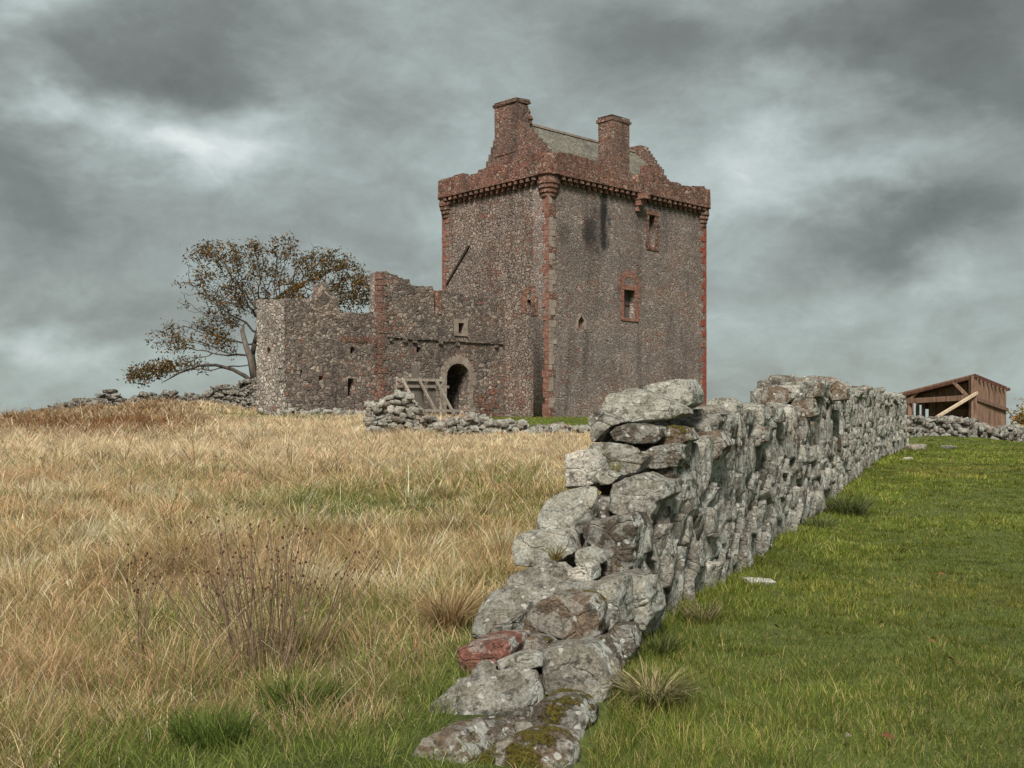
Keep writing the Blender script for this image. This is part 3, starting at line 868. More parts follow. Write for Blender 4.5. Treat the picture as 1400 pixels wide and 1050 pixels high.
def rubble_wall(path, top, th, sl=(0.25, 0.5), sh=(0.14, 0.28), n=4, batter=0.06, sides=(1, -1), moss=0.15, tpr=None, rough=0.06, prot=0.05, cope=True, keep=None, zfun=None, core_drop=0.12, jit=1.0, core_in=0.16):
    """drystone wall along path [(x, y)] (its centre line); top: array of heights above ground at the path points.
    Yields (size key, geometry, tint, moss) for each stone; the caller sorts them into objects."""
    P, s = resample(path); Lw = s[-1]; top = np.asarray(top, float)
    pos = lambda t: np.array([np.interp(t, s, P[:, 0]), np.interp(t, s, P[:, 1])])
    hgt = lambda t: float(np.interp(t, s, top))
    out = []

    def frame(t):
        a, b = pos(max(0, t - 0.2)), pos(min(Lw, t + 0.2)); d = (b - a) / np.linalg.norm(b - a)
        return d, np.array([d[1], -d[0]])              # tangent, right-hand normal
    for sd_ in sides:
        z = -0.10
        while z < top.max():
            rh = rng.uniform(*sh); t = rng.uniform(-0.2, 0)
            while t < Lw:
                ln = rng.uniform(*sl); tm = min(max(t + ln / 2, 0), Lw)
                hh = rh * rng.uniform(0.85, 1.2)
                zz = z + rng.uniform(-0.03, 0.03)
                if zz + hh * 0.6 < hgt(tm) and (keep is None or keep(pos(tm)[1], sd_, zz + hh)):
                    d, nr = frame(tm); c = pos(tm); dep = rng.uniform(0.26, 0.40)
                    o = th / 2 - batter * max(zz, 0) - dep / 2 + rng.uniform(-prot, prot)
                    c = c + nr * sd_ * o
                    gzv = gz1(*pos(tm)) if zfun is None else zfun(*pos(tm))
                    yaw = math.atan2(d[1], d[0]) + rng.normal(0, 0.06) * jit
                    g = stone_geo((ln * 1.12, dep, hh * 1.10), (rng.normal(0, 0.06) * jit, rng.normal(0, 0.07) * jit, yaw), (c[0], c[1], gzv + zz + hh / 2), n=n(tm) if callable(n) else n, rough=rough)
                    out.append((c[1], g, tint(tpr), max(0, moss + rng.normal(0, 0.08) - 0.05 * zz), sd_))
                t += ln
            z += rh * 0.94
    if cope:
        t = 0.0
        while t < Lw:
            ln = rng.uniform(sl[0] * 1.0, sl[1] * 1.3); tm = min(t + ln / 2, Lw)
            d, nr = frame(tm); k = max(1, int(round(th / 0.42))); gzv = gz1(*pos(tm)) if zfun is None else zfun(*pos(tm))
            for q in range(k):
                o = (q + 0.5) / k - 0.5; w = th / k * rng.uniform(0.95, 1.25); hh = rng.uniform(0.12, 0.26)
                c = pos(tm) + nr * o * th * 0.95
                yaw = math.atan2(d[1], d[0]) + rng.normal(0, 0.25)
                g = stone_geo((ln * 1.1, w, hh), (rng.normal(0, 0.15), rng.normal(0, 0.15), yaw), (c[0], c[1], gzv + hgt(tm) - hh * 0.35 + rng.uniform(-0.05, 0.06)), n=n(tm) if callable(n) else n, rough=rough)
                out.append((c[1], g, tint(tpr), max(0, moss + rng.normal(0.05, 0.1)), 0))
            t += ln * 0.95
    # rubble core
    bm = MB(); prev = None
    ts = np.linspace(0.06, Lw - 0.06, max(3, int(Lw / 0.5)))
    for t in ts:
        d, nr = frame(t); c = pos(t); gzv = gz1(*c) if zfun is None else zfun(*c); h = max(0.05, hgt(t) - core_drop)
        w = th / 2 - core_in
        ring = [bm.bm.verts.new((*(c + nr * a * (w - batter * b * h)), gzv - 0.3 + b * (h + 0.3))) for a, b in ((-1, 0), (1, 0), (1, 1), (-1, 1))]
        if prev:
            for i in range(4): bm.bm.faces.new((prev[i], prev[(i + 1) % 4], ring[(i + 1) % 4], ring[i]))
        else: bm.bm.faces.new(ring[::-1])
        prev = ring
    bm.bm.faces.new(prev)
    return out, bm


# ------------------------------------------------------------------ the drystone wall in front
def px_conv(view, p):
    """from the enlarged views the stones were drawn in, back to photograph pixels"""
    ox, oy, k = {'5': (780, 500, 3.043), '6': (540, 700, 3.0), '7': (640, 500, 4.667), '8': (540, 820, 4.565)}[view]
    return ox + p[0] / k, oy + p[1] / k


WDIR = np.array([0.40, 0.915, 0.0])


def traced_stone(view, poly, Y, tilt, ext, seed):
    """a stone of its own drawn outline, lying in a plane tilted back by tilt degrees, with real thickness ext:
    a number (metres along the wall) or a vector"""
    r = np.random.default_rng(seed)
    pts = np.array([px_conv(view, p) for p in poly]); c = (pts.max(0) + pts.min(0)) / 2
    C = np.array(at(c[0], c[1], Y)); t = R(tilt); cam_ = np.array([0, 0, EYE])
    nrm = np.array([-0.22 * math.cos(t), -math.cos(t), math.sin(t)]); nrm /= np.linalg.norm(nrm)
    W = []
    for x, y in pts:
        d = np.array([(x - CX) / F, 1.0, (HY - y) / F]); W.append(cam_ + d * (np.dot(C - cam_, nrm) / np.dot(d, nrm)))
    W = np.array(W)
    # even spacing along the outline
    cl = np.vstack([W, W[:1]]); L = np.concatenate([[0], np.cumsum(np.linalg.norm(np.diff(cl, axis=0), axis=1))])
    M = 110; q = np.linspace(0, L[-1], M, endpoint=False); B = np.stack([np.interp(q, L, cl[:, i]) for i in range(3)], 1)
    mid = B.mean(0); size = np.linalg.norm(B - mid, axis=1).mean()
    E = np.asarray(ext, float) if np.ndim(ext) else WDIR * ext
    rings = [(0.02, 0.97, 0), (0.5, 1.0, 0), (0.86, 0.98, 0), (0.97, 0.86, 0), (1.01, 0.68, 0), (1.03, 0.50, 0), (1.03, 0.32, 0), (1.025, 0.18, 0), (1.015, 0.07, 0),
             (1.0, 0.015, 0), (0.965, 0.0, 0.12), (0.84, 0.0, 0.45), (0.74, 0.0, 0.6), (0.62, 0.0, 0.75), (0.50, 0.0, 0.85), (0.38, 0.0, 0.93), (0.26, 0.0, 1.0), (0.14, 0.0, 1.0), (0.02, 0.0, 1.0)]
    ra = np.array(rings); tt = np.linspace(0, len(ra) - 1, 48)
    rings = np.stack([np.interp(tt, np.arange(len(ra)), ra[:, c_]) for c_ in range(3)], 1)
    bulge = nrm * min(0.025, 0.05 * size)
    V = np.concatenate([mid + (B - mid) * a + E * b + bulge * g for a, b, g in rings])
    # faceted, weathered surface
    o = r.uniform(-60, 60, 3)
    for fr, am in ((2.2 / size * 0.5, 0.035), (5.0 / size * 0.5, 0.026), (12.0 / size * 0.5, 0.024), (26.0 / size * 0.5, 0.013)):
        V = V + np.stack([vnoise(V * fr + o + 17 * a) for a in range(3)], 1) * am * size
    ctr = V.mean(0)
    for _ in range(5):
        nn = r.normal(size=3) * (1, 1, 0.8); nn /= np.linalg.norm(nn)
        pr = (V - ctr) @ nn; h = np.quantile(pr, 0.975) * r.uniform(0.93, 1.0)
        V = V - np.clip(pr - h, 0, None)[:, None] * nn * 0.85
    # cracks, and bedding layers that broke back unevenly at the edges
    cr = 1 - np.abs(vnoise(V * (1.7 / size) + o + 5)); V = V - nrm * (np.clip(cr - 0.90, 0, 1) / 0.10)[:, None] ** 1.5 * 0.03 * size
    bed = np.array([r.uniform(-0.25, 0.25), r.uniform(-0.35, 0.1), 1.0]); bed /= np.linalg.norm(bed)
    lay = np.floor((V @ bed) / 0.07 + vnoise(V * 3.0 + o) * 0.6).astype(np.int64)
    out_ = V - ctr; out_ -= (out_ @ bed)[:, None] * bed; out_ /= np.linalg.norm(out_, axis=1, keepdims=True) + 1e-6
    V = V + out_ * ((_hash(lay, lay * 0 + seed, lay * 0) - 0.5) * 0.016 * r.uniform(0.2, 1.0))[:, None]
    st = vnoise(V * np.array([6.0, 6.0, 34.0]) + o)[:, None] * 0.006           # bedding in the stone
    V = V + st * np.array([0.5, -0.8, 0.0])
    n = len(rings); i = np.arange(M); f = []
    for k in range(n - 1): f.append(np.stack([k * M + i, k * M + (i + 1) % M, (k + 1) * M + (i + 1) % M, (k + 1) * M + i], 1))
    return V, np.concatenate(f)


GREY = (0.190, 0.176, 0.148); LGREY = (0.275, 0.265, 0.225); BROWN = (0.150, 0.112, 0.082); DARK = (0.100, 0.083, 0.066); RED = (0.19, 0.085, 0.066); WHITE = (0.44, 0.41, 0.36)
SL = lambda t: (0.0, 0.06, -t)            # slabs: thickness goes down into the wall
ENDST = [
    ('8', [(60, 1050), (100, 960), (170, 880), (300, 838), (380, 850), (430, 930), (470, 1010), (470, 1080), (400, 1180), (60, 1180)], 4.95, 35, 0.4, 1, BROWN, 0.36, 'rounded brown boulder with a little moss at the near end of the wall, on the left'),
    ('8', [(430, 1080), (520, 990), (640, 905), (760, 860), (880, 838), (960, 850), (1050, 890), (1085, 930), (1085, 1000), (1060, 1120), (700, 1200)], 4.90, 30, 0.24, 2, BROWN, 0.58, 'large moss covered boulder at the lowest near end of the wall'),
    ('8', [(800, 780), (860, 680), (930, 612), (1060, 620), (1140, 670), (1190, 740), (1190, 800), (1130, 880), (1000, 920), (860, 900)], 5.45, 18, 0.26, 3, DARK, 0.62, 'round boulder with bright yellow moss beside the tilted slab'),
    ('8', [(163, 788), (165, 740), (230, 640), (330, 555), (400, 490), (485, 472), (515, 395), (560, 372), (620, 378), (645, 430), (780, 430), (910, 420), (932, 500), (920, 590), (840, 640), (650, 680), (350, 725), (330, 765), (240, 785)], 5.75, 52, SL(0.13), 4, GREY, 0.02, 'broad grey slab with white lichen spots, tilted down to the left'),
    ('8', [(360, 740), (560, 690), (820, 650), (840, 740), (760, 830), (640, 870), (520, 880), (380, 820)], 5.85, 10, 0.35, 5, DARK, 0.40, None),
    ('8', [(380, 800), (520, 800), (600, 830), (640, 900), (560, 960), (450, 960)], 5.30, 25, 0.3, 55, DARK, 0.40, None),
    ('8', [(470, 870), (600, 815), (690, 870), (640, 950), (540, 985), (470, 950)], 5.15, 20, 0.22, 60, DARK, 0.3, None),
    ('8', [(620, 760), (760, 715), (860, 790), (830, 870), (700, 880), (620, 840)], 5.50, 15, 0.25, 61, DARK, 0.42, None),
    ('8', [(300, 840), (420, 790), (520, 820), (500, 900), (380, 900)], 5.35, 20, 0.22, 62, BROWN, 0.4, None),
    ('8', [(900, 320), (1000, 305), (1120, 300), (1200, 315), (1270, 390), (1310, 470), (1345, 560), (1330, 630), (1250, 670), (1120, 650), (1000, 610), (930, 590), (905, 450)], 6.0, 18, 0.42, 6, GREY, 0.18, 'big rounded grey boulder right of the tilted slab'),
    ('8', [(385, 310), (480, 270), (560, 250), (710, 255), (720, 330), (680, 400), (560, 440), (490, 490), (400, 490), (385, 420)], 6.40, 12, 0.40, 7, RED, 0.02, 'dark red sandstone block low in the wall end'),
    ('8', [(700, 300), (760, 250), (860, 235), (950, 255), (950, 330), (860, 360), (720, 370)], 6.60, 20, 0.35, 8, BROWN, 0.5, None),
    ('8', [(640, 385), (700, 362), (790, 350), (880, 350), (900, 430), (780, 445), (650, 440)], 6.30, 15, 0.25, 9, LGREY, 0.15, None),
    ('8', [(930, 300), (1040, 266), (1190, 258), (1260, 300), (1250, 340), (1050, 330), (930, 330)], 6.35, 40, SL(0.08), 10, BROWN, 0.5, None),
    ('8', [(1200, 260), (1290, 235), (1370, 300), (1390, 440), (1340, 500), (1280, 420), (1210, 320)], 6.6, 22, 0.2, 11, DARK, 0.5, None),
    ('8', [(765, 130), (800, 90), (900, 20), (1000, -25), (1180, -10), (1250, 50), (1262, 150), (1235, 235), (1130, 252), (1000, 242), (830, 238), (795, 190)], 6.75, 10, 0.40, 12, BROWN, 0.44, 'brown block topped with a thick rim of moss'),
    ('6', [(335, 470), (330, 440), (345, 380), (375, 330), (450, 300), (560, 280), (700, 272), (830, 275), (930, 270), (930, 310), (830, 340), (720, 350), (620, 372), (540, 410), (490, 440), (430, 475), (385, 492)], 7.0, 58, SL(0.24), 13, GREY, 0.02, 'long grey slab with a rounded left nose jutting out of the wall end'),
    ('6', [(440, 300), (470, 240), (560, 218), (700, 205), (760, 250), (740, 300), (600, 310), (470, 320)], 7.40, 40, SL(0.22), 14, GREY, 0.10, None),
    ('6', [(480, 205), (485, 120), (510, 90), (600, 78), (690, 80), (712, 110), (720, 170), (660, 215), (560, 225), (500, 220)], 7.75, 26, 0.40, 15, LGREY, 0.05, 'pale grey slab beside the grass tuft on the wall end'),
    ('6', [(700, 285), (705, 240), (740, 225), (785, 208), (808, 225), (808, 280), (760, 288)], 7.25, 12, 0.26, 16, WHITE, 0.0, 'small whitish stone wedged below the big dark block'),
    ('6', [(728, 205), (738, 160), (780, 148), (825, 175), (830, 215), (790, 232), (745, 225)], 7.5, 20, 0.26, 17, LGREY, 0.05, None),
    ('6', [(765, 70), (790, 42), (900, 22), (965, 16), (985, 60), (978, 150), (975, 195), (960, 250), (890, 268), (850, 268), (840, 205), (810, 145), (770, 100)], 7.72, 4, 0.66, 18, DARK, 0.05, 'big square dark block facing out of the wall end'),
    ('6', [(815, 350), (835, 300), (900, 285), (915, 350), (920, 470), (880, 500), (845, 450), (825, 400)], 6.95, 0, 0.45, 19, LGREY, 0.15, None),
    ('6', [(925, 310), (955, 280), (1010, 285), (1040, 350), (1052, 420), (1015, 510), (975, 530), (955, 430), (930, 390)], 7.25, 0, 0.45, 20, LGREY, 0.18, None),
    ('6', [(850, 520), (895, 465), (965, 478), (985, 560), (940, 640), (890, 670), (855, 600)], 6.75, 12, 0.28, 21, DARK, 0.42, None),
    ('6', [(820, 280), (930, 255), (1000, 268), (1000, 300), (900, 310), (830, 310)], 7.35, 20, 0.4, 22, GREY, 0.15, None),
    ('7', [(445, 1035), (445, 960), (470, 910), (510, 850), (560, 800), (700, 770), (820, 750), (850, 770), (830, 830), (780, 890), (740, 930), (680, 985), (600, 1035), (520, 1040)], 8.05, 40, SL(0.20), 23, LGREY, 0.08, 'pale green grey slab sloping down to the left, halfway up the wall end'),
    ('7', [(690, 1000), (760, 900), (800, 830), (870, 840), (930, 900), (1000, 960), (900, 1000), (760, 1040)], 8.3, 20, 0.35, 24, DARK, 0.35, None),
    ('7', [(860, 915), (890, 830), (900, 760), (1000, 720), (1100, 695), (1180, 740), (1275, 745), (1275, 830), (1200, 880), (1165, 970), (1130, 1005), (1000, 975), (920, 940)], 8.15, 20, 0.55, 25, GREY, 0.12, 'angular grey stone with a ragged top above the dark block'),
    ('7', [(618, 570), (620, 785), (660, 790), (760, 775), (830, 745), (850, 660), (845, 590), (760, 535), (700, 540)], 8.5, 8, 0.42, 26, WHITE, 0.0, 'pale lichen blotched corner block at the left edge of the wall'),
    ('7', [(745, 535), (790, 490), (900, 486), (1020, 498), (1095, 530), (1065, 565), (960, 580), (880, 590), (820, 570)], 8.65, 40, SL(0.16), 27, GREY, 0.10, None),
    ('7', [(860, 620), (950, 575), (1060, 552), (1110, 580), (1100, 650), (1040, 700), (930, 700), (870, 670)], 8.6, 10, 0.36, 28, GREY, 0.38, None),
    ('7', [(810, 740), (850, 680), (920, 670), (970, 700), (910, 755), (830, 765)], 8.35, 20, 0.3, 29, LGREY, 0.05, None),
    ('7', [(1105, 560), (1180, 518), (1310, 495), (1365, 515), (1355, 600), (1330, 645), (1200, 660), (1112, 655)], 8.8, 12, 0.45, 30, DARK, 0.1, None),
    ('7', [(1120, 700), (1200, 648), (1320, 612), (1395, 700), (1400, 850), (1340, 900), (1285, 850), (1270, 755), (1180, 745)], 9.0, 6, 0.5, 31, LGREY, 0.05, None),
    ('7', [(1260, 760), (1300, 700), (1400, 760), (1420, 900), (1380, 1000), (1280, 980), (1190, 960), (1200, 860)], 9.0, 2, 0.5, 32, GREY, 0.05, None),
    ('7', [(895, 425), (920, 390), (1000, 372), (1120, 375), (1225, 395), (1225, 460), (1180, 492), (1060, 500), (930, 478)], 8.9, 8, 0.45, 33, DARK, 0.10, 'dark flat stone under the overhanging top slab'),
    ('7', [(770, 480), (765, 330), (800, 298), (850, 285), (900, 310), (960, 335), (1000, 360), (900, 395), (845, 445), (805, 485)], 8.95, 15, 0.45, 34, GREY, 0.08, None),
    ('7', [(1180, 480), (1230, 400), (1300, 380), (1380, 400), (1420, 470), (1340, 510), (1240, 520)], 9.0, 14, 0.4, 35, BROWN, 0.52, 'small brown stone with orange moss near the wall top'),
    ('7', [(845, 290), (870, 200), (900, 178), (960, 183), (1010, 148), (1080, 158), (1200, 198), (1335, 268), (1350, 305), (1280, 340), (1150, 355), (1000, 368), (900, 350)], 9.1, 34, 0.65, 36, LGREY, 0.10, 'large pale lichen covered slab capping the near end of the wall'),
    ('7', [(1085, 160), (1098, 128), (1200, 113), (1350, 83), (1402, 88), (1435, 180), (1425, 240), (1350, 280), (1240, 225), (1130, 190)], 9.55, 30, 0.55, 37, LGREY, 0.10, 'topmost pale slab rising above the cap of the wall end'),
    ('5', [(450, 205), (500, 178), (590, 163), (650, 200), (660, 245), (620, 270), (560, 238), (470, 220)], 10.5, 34, 0.55, 38, GREY, 0.10, None),
    ('5', [(560, 165), (600, 132), (660, 135), (692, 165), (690, 230), (650, 222), (600, 192)], 10.9, 25, 0.5, 39, LGREY, 0.05, None),
    ('5', [(495, 215), (560, 232), (628, 266), (620, 305), (540, 298), (498, 250)], 10.4, 5, 0.4, 40, DARK, 0.12, None),
    ('5', [(455, 310), (520, 278), (612, 272), (645, 335), (605, 390), (520, 370), (465, 340)], 9.7, 8, 0.5, 41, BROWN, 0.05, None),
    ('5', [(688, 185), (720, 158), (792, 163), (805, 220), (795, 268), (740, 255), (698, 230)], 11.8, 20, 0.5, 42, LGREY, 0.08, None),
    ('5', [(695, 285), (760, 248), (805, 258), (808, 315), (760, 332), (706, 328)], 11.7, 6, 0.45, 43, BROWN, 0.05, None),
    ('5', [(845, 262), (870, 208), (920, 232), (938, 300), (932, 385), (880, 395), (850, 352)], 14.0, 2, 0.5, 44, BROWN, 0.05, 'tall brown block standing out of the wall face at the step in its top'),
    ('5', [(788, 165), (793, 90), (850, 83), (900, 98), (935, 130), (905, 155), (850, 168)], 14.75, 12, 0.55, 45, BROWN, 0.10, None),
    ('5', [(910, 75), (990, 48), (1042, 73), (1040, 135), (960, 140), (895, 115)], 15.4, 16, 0.6, 46, BROWN, 0.15, None),
    ('5', [(1038, 72), (1110, 63), (1152, 93), (1148, 140), (1060, 148)], 17.2, 14, 0.6, 47, BROWN, 0.08, None),
    ('5', [(890, 195), (925, 148), (1005, 138), (1025, 205), (960, 222)], 14.7, 8, 0.5, 48, BROWN, 0.08, None),
    ('5', [(795, 175), (850, 168), (905, 160), (930, 200), (900, 215), (830, 215)], 14.7, 10, 0.5, 50, BROWN, 0.10, None),
    ('5', [(930, 225), (975, 210), (985, 280), (975, 330), (938, 330)], 14.6, 4, 0.5, 51, DARK, 0.10, None),
    ('5', [(935, 335), (975, 330), (980, 400), (940, 410)], 14.5, 4, 0.5, 52, LGREY, 0.05, None),
    ('5', [(860, 400), (900, 395), (915, 460), (870, 470)], 13.9, 4, 0.5, 53, LGREY, 0.05, None),
    ('5', [(915, 415), (955, 410), (960, 470), (918, 478)], 14.3, 4, 0.5, 54, DARK, 0.10, None),
    ('7', [(760, 700), (880, 650), (1100, 650), (1150, 760), (1000, 830), (820, 820)], 8.85, 10, 0.4, 56, DARK, 0.2, None),
    ('7', [(690, 580), (800, 540), (980, 560), (960, 740), (760, 760)], 9.0, 5, 0.4, 57, DARK, 0.2, None),
    ('7', [(800, 430), (1000, 400), (1250, 430), (1240, 560), (900, 560)], 9.35, 5, 0.4, 58, DARK, 0.2, None),
    ('7', [(640, 960), (760, 860), (900, 870), (900, 1060), (700, 1080)], 8.55, 10, 0.4, 59, DARK, 0.25, None),
    ('5', [(655, 235), (700, 215), (780, 270), (800, 330), (720, 350), (660, 300)], 11.7, 6, 0.45, 49, GREY, 0.05, None)]


def build_drystone_wall():
    root = empty('drystone_wall', (1.2, 8.5, gz1(1.2, 8.5)))
    tag(root, 'long grey lichen covered drystone wall running uphill with a tumbled near end', 'stone wall')
    T = 0.84
    ys = np.array([6.0, 6.4, 7.0, 7.6, 8.2, 8.8, 9.3, 10.0, 11.0, 12.0, 13, 14, 14.66, 14.70, 16, 17.5, 19.0, 20.0, 22, 24.5, 28, 32.6])
    xs = wall_x(ys)
    hs = np.array([0.06, 0.12, 0.22, 0.42, 0.78, 1.12, 1.36, 1.44, 1.47, 1.47, 1.49, 1.50, 1.50, 1.78, 1.80, 1.78, 1.74, 1.56, 1.60, 1.62, 1.54, 1.36])
    d = np.gradient(np.stack([xs, ys], 1), axis=0); d /= np.linalg.norm(d, axis=1, keepdims=True)
    cx = xs - d[:, 1] * T / 2; cy = ys + d[:, 0] * T / 2
    res = lambda t: 10 if t < 4 else (8 if t < 9 else 5)
    out, core = rubble_wall(np.stack([cx, cy], 1), hs, T, sl=(0.09, 0.25), sh=(0.16, 0.38), n=res, moss=0.06, rough=0.11, prot=0.048, batter=0.05,
                            tpr=[0.08, 0.20, 0.04, 0.30, 0.03, 0.35], cope=False, core_drop=0.17, core_in=0.11, keep=lambda y, sd_, z: (y > 9.6 if sd_ < 0 else y > 8.0 or (y > 6.4 and z < np.interp(y, ys, hs) - 0.32)))
    # uneven cope beyond the built-up end
    P, s = resample(np.stack([cx, cy], 1))
    t = float(np.interp(10.2, cy, s))
    big = []
    while t < s[-1]:
        c = np.array([np.interp(t, s, P[:, 0]), np.interp(t, s, P[:, 1])]); h = np.interp(t, s, hs)
        ln = rng.uniform(0.26, 0.42) if 14.0 < c[1] < 20 else rng.uniform(0.32, 0.58)
        hi = 15.1 < c[1] < 19.3
        for o in (-0.24, 0.16):
            hh = rng.uniform(0.16, 0.32) if hi else rng.uniform(0.10, 0.2)
            p = c + np.array([0.91, -0.42]) * (o + rng.uniform(-0.06, 0.06))
            z = gz1(*c) + h - 0.05 + rng.uniform(-0.06, 0.09)
            big.append((stone_geo((ln * rng.uniform(0.9, 1.2), rng.uniform(0.36, 0.5), hh), (rng.normal(0, 0.16), rng.normal(0, 0.14), R(65) + rng.normal(0, 0.25)), (p[0], p[1], z), n=res(t), rough=0.09),
                        tint([0.25, 0.05, 0.25, 0.05, 0.4, 0.0] if hi else [0.3, 0.3, 0.05, 0.2, 0.05, 0.1]), max(0, rng.normal(0.15, 0.12))))
            if 14.2 < p[1] < 16.0 or 14.2 < c[1] < 15.7: big.pop()       # the step is built of its own stones
        t += ln * 0.85
    for e in ENDST:
        S = Stones(); S.add(traced_stone(*e[:6]), e[6], e[7]); o = S.build('stone', root)
        if e[8]: o['label'] = e[8]
    for g, tn, ms in big[:36]:
        S = Stones(); S.add(g, tn, ms); S.build('cope_stone', root)
    S = Stones()
    for g, tn, ms in big[36:]: S.add(g, tn, ms)
    out.sort(key=lambda q: q[0])
    for y, g, tn, ms, sd_ in out: S.add(g, tn, ms)
    # small packing stones in the joints of the tumbled end
    for _ in range(80):
        Y = rng.uniform(4.9, 8.8); h = np.interp(Y, ys, hs)
        q = rng.uniform(-0.72, -0.02); x = wall_x(Y) + q
        sz = rng.uniform(0.05, 0.13, 3)
        S.add(stone_geo(sz, rng.uniform(-0.5, 0.5, 3), (float(x), Y, gz1(float(x), Y) + h - rng.uniform(0.02, 0.2)), n=6, rough=0.1), np.array(BROWN) * rng.uniform(0.5, 1.1), rng.uniform(0.2, 0.55))
    o = S.build('rubble', root); o['kind'] = 'stuff'
    core.build('rubble_core', M_CORE, root)
    # keep parts where they are: their meshes are in world coordinates
    for c in root.children: c.matrix_parent_inverse = Matrix.Translation(root.location).inverted()


build_drystone_wall()


def far_dyke(name, label, cat, path_px, th=0.6, sl=(0.12, 0.34), sh=(0.11, 0.26), group=None, tpr=None, n=3, moss=0.1, dim=1.0):
    """rubble wall from (px, depth, top row) points"""
    pts, hs = [], []
    for px, Y, ty in path_px:
        x = (px - CX) / F * Y; pts.append((x, Y)); z = EYE + (HY - ty) / F * Y; hs.append(max(0.12, z - gz1(x, Y)))
    out, core = rubble_wall(pts, hs, th, sl, sh, n=n, moss=moss, tpr=tpr, rough=0.12, prot=0.11, jit=4.0)
    root = empty(name, (pts[0][0], pts[0][1], gz1(*pts[0])))
    tag(root, label, cat, group)
    S = Stones()
    for y, g, tn, ms, sd_ in out: S.add(g, tn * dim, ms)
    # end faces
    for (x, y), h in ((pts[0], hs[0]), (pts[-1], hs[-1])):
        z = 0.0
        while z < h - 0.05:
            hh = rng.uniform(*sh)
            for q in (-0.5, 0.5):
                S.add(stone_geo((rng.uniform(0.25, 0.4), th * 0.5, hh), (0, 0, rng.uniform(-0.2, 0.2)), (x, y + q * th * 0.5, gz1(x, y) + z + hh / 2), n=n), tint(tpr), moss)
            z += hh * 0.95
    a = S.build('rubble', root); a['kind'] = 'stuff'
    b = core.build('rubble_core', M_CORE, root)
    for c in (a, b): c.matrix_parent_inverse = Matrix.Translation(root.location).inverted()
    return root


LT = [0.12, 0.22, 0.08, 0.26, 0.07, 0.25]
far_dyke('stone_dyke', 'tumbled grey rubble dyke below the timber barrier and gateway', 'stone wall',
         [(507, 34.0, 556), (520, 34.0, 549), (545, 34.1, 540), (560, 34.2, 540), (566, 34.25, 552), (576, 34.3, 568), (600, 34.4, 576), (625, 34.4, 577), (640, 34.5, 567), (655, 34.5, 566), (664, 34.6, 578)], 0.7, tpr=LT)
far_dyke('stone_dyke', 'low broken line of pale dyke stones at the foot of the tower turf', 'stone wall',
         [(668, 34.4, 578), (690, 34.4, 576), (712, 34.5, 577), (716, 34.7, 588), (740, 34.9, 584), (770, 35.2, 583), (812, 35.6, 584)], 0.5, tpr=LT)
far_dyke('stone_dyke', 'grey rubble dyke in front of the timber shelter', 'stone wall',
         [(1236, 39.6, 570), (1262, 40.0, 573), (1300, 40.0, 572), (1322, 39.6, 574), (1345, 39.2, 582), (1362, 39.4, 588), (1382, 39.8, 583), (1396, 40.2, 586)], 0.6, tpr=LT, dim=0.7)
# ruined stretch on the hill crest
CT = [0.3, 0.15, 0.25, 0.1, 0.15, 0.05]
far_dyke('crest_dyke', 'low dark line of broken dyke falling away at the left end of the crest', 'stone wall',
         [(2, 57.5, 574), (40, 57, 565), (80, 57, 554), (110, 57, 547), (128, 57, 546)], 0.7, tpr=CT, dim=0.5, moss=0.3)
for a, lab in (([(126, 56, 552), (138, 56, 541), (148, 56, 534), (158, 56, 536), (166, 56, 550)], 'tall pointed dyke stump standing second from the left on the crest'),
               ([(168, 56.5, 552), (184, 56.5, 545), (198, 56.5, 537), (208, 56.5, 538), (216, 56.5, 547)], 'broad dyke stump with a flat top and a grassy left shoulder on the crest'),
               ([(214, 57, 547), (226, 57, 536), (238, 57, 535), (246, 57, 547)], 'narrow square dyke stump in the middle of the crest'),
               ([(247, 57, 547), (256, 57, 539), (266, 57, 539), (274, 57, 547)], 'small low dyke stump right of the narrow square one'),
               ([(280, 57.5, 541), (292, 57.5, 530), (312, 57.5, 527), (322, 57.5, 531), (330, 57.5, 521), (352, 57.5, 519)], 'long stepped dyke remnant ending behind the pale corner block')):
    far_dyke('dyke_stump', lab, 'ruined wall', a, 0.8, (0.18, 0.42), (0.10, 0.22), 'dyke stumps along the hill crest', CT, 3, 0.3, 0.55)

# ------------------------------------------------------------------ tower house
UL, VL, WT = 14.2, 9.15, 13.30


def rect(a, b):
    """rectangle hole from two opposite corners"""
    return [(min(a[0], b[0]), min(a[1], b[1])), (max(a[0], b[0]), min(a[1], b[1])), (max(a[0], b[0]), max(a[1], b[1])), (min(a[0], b[0]), max(a[1], b[1]))]


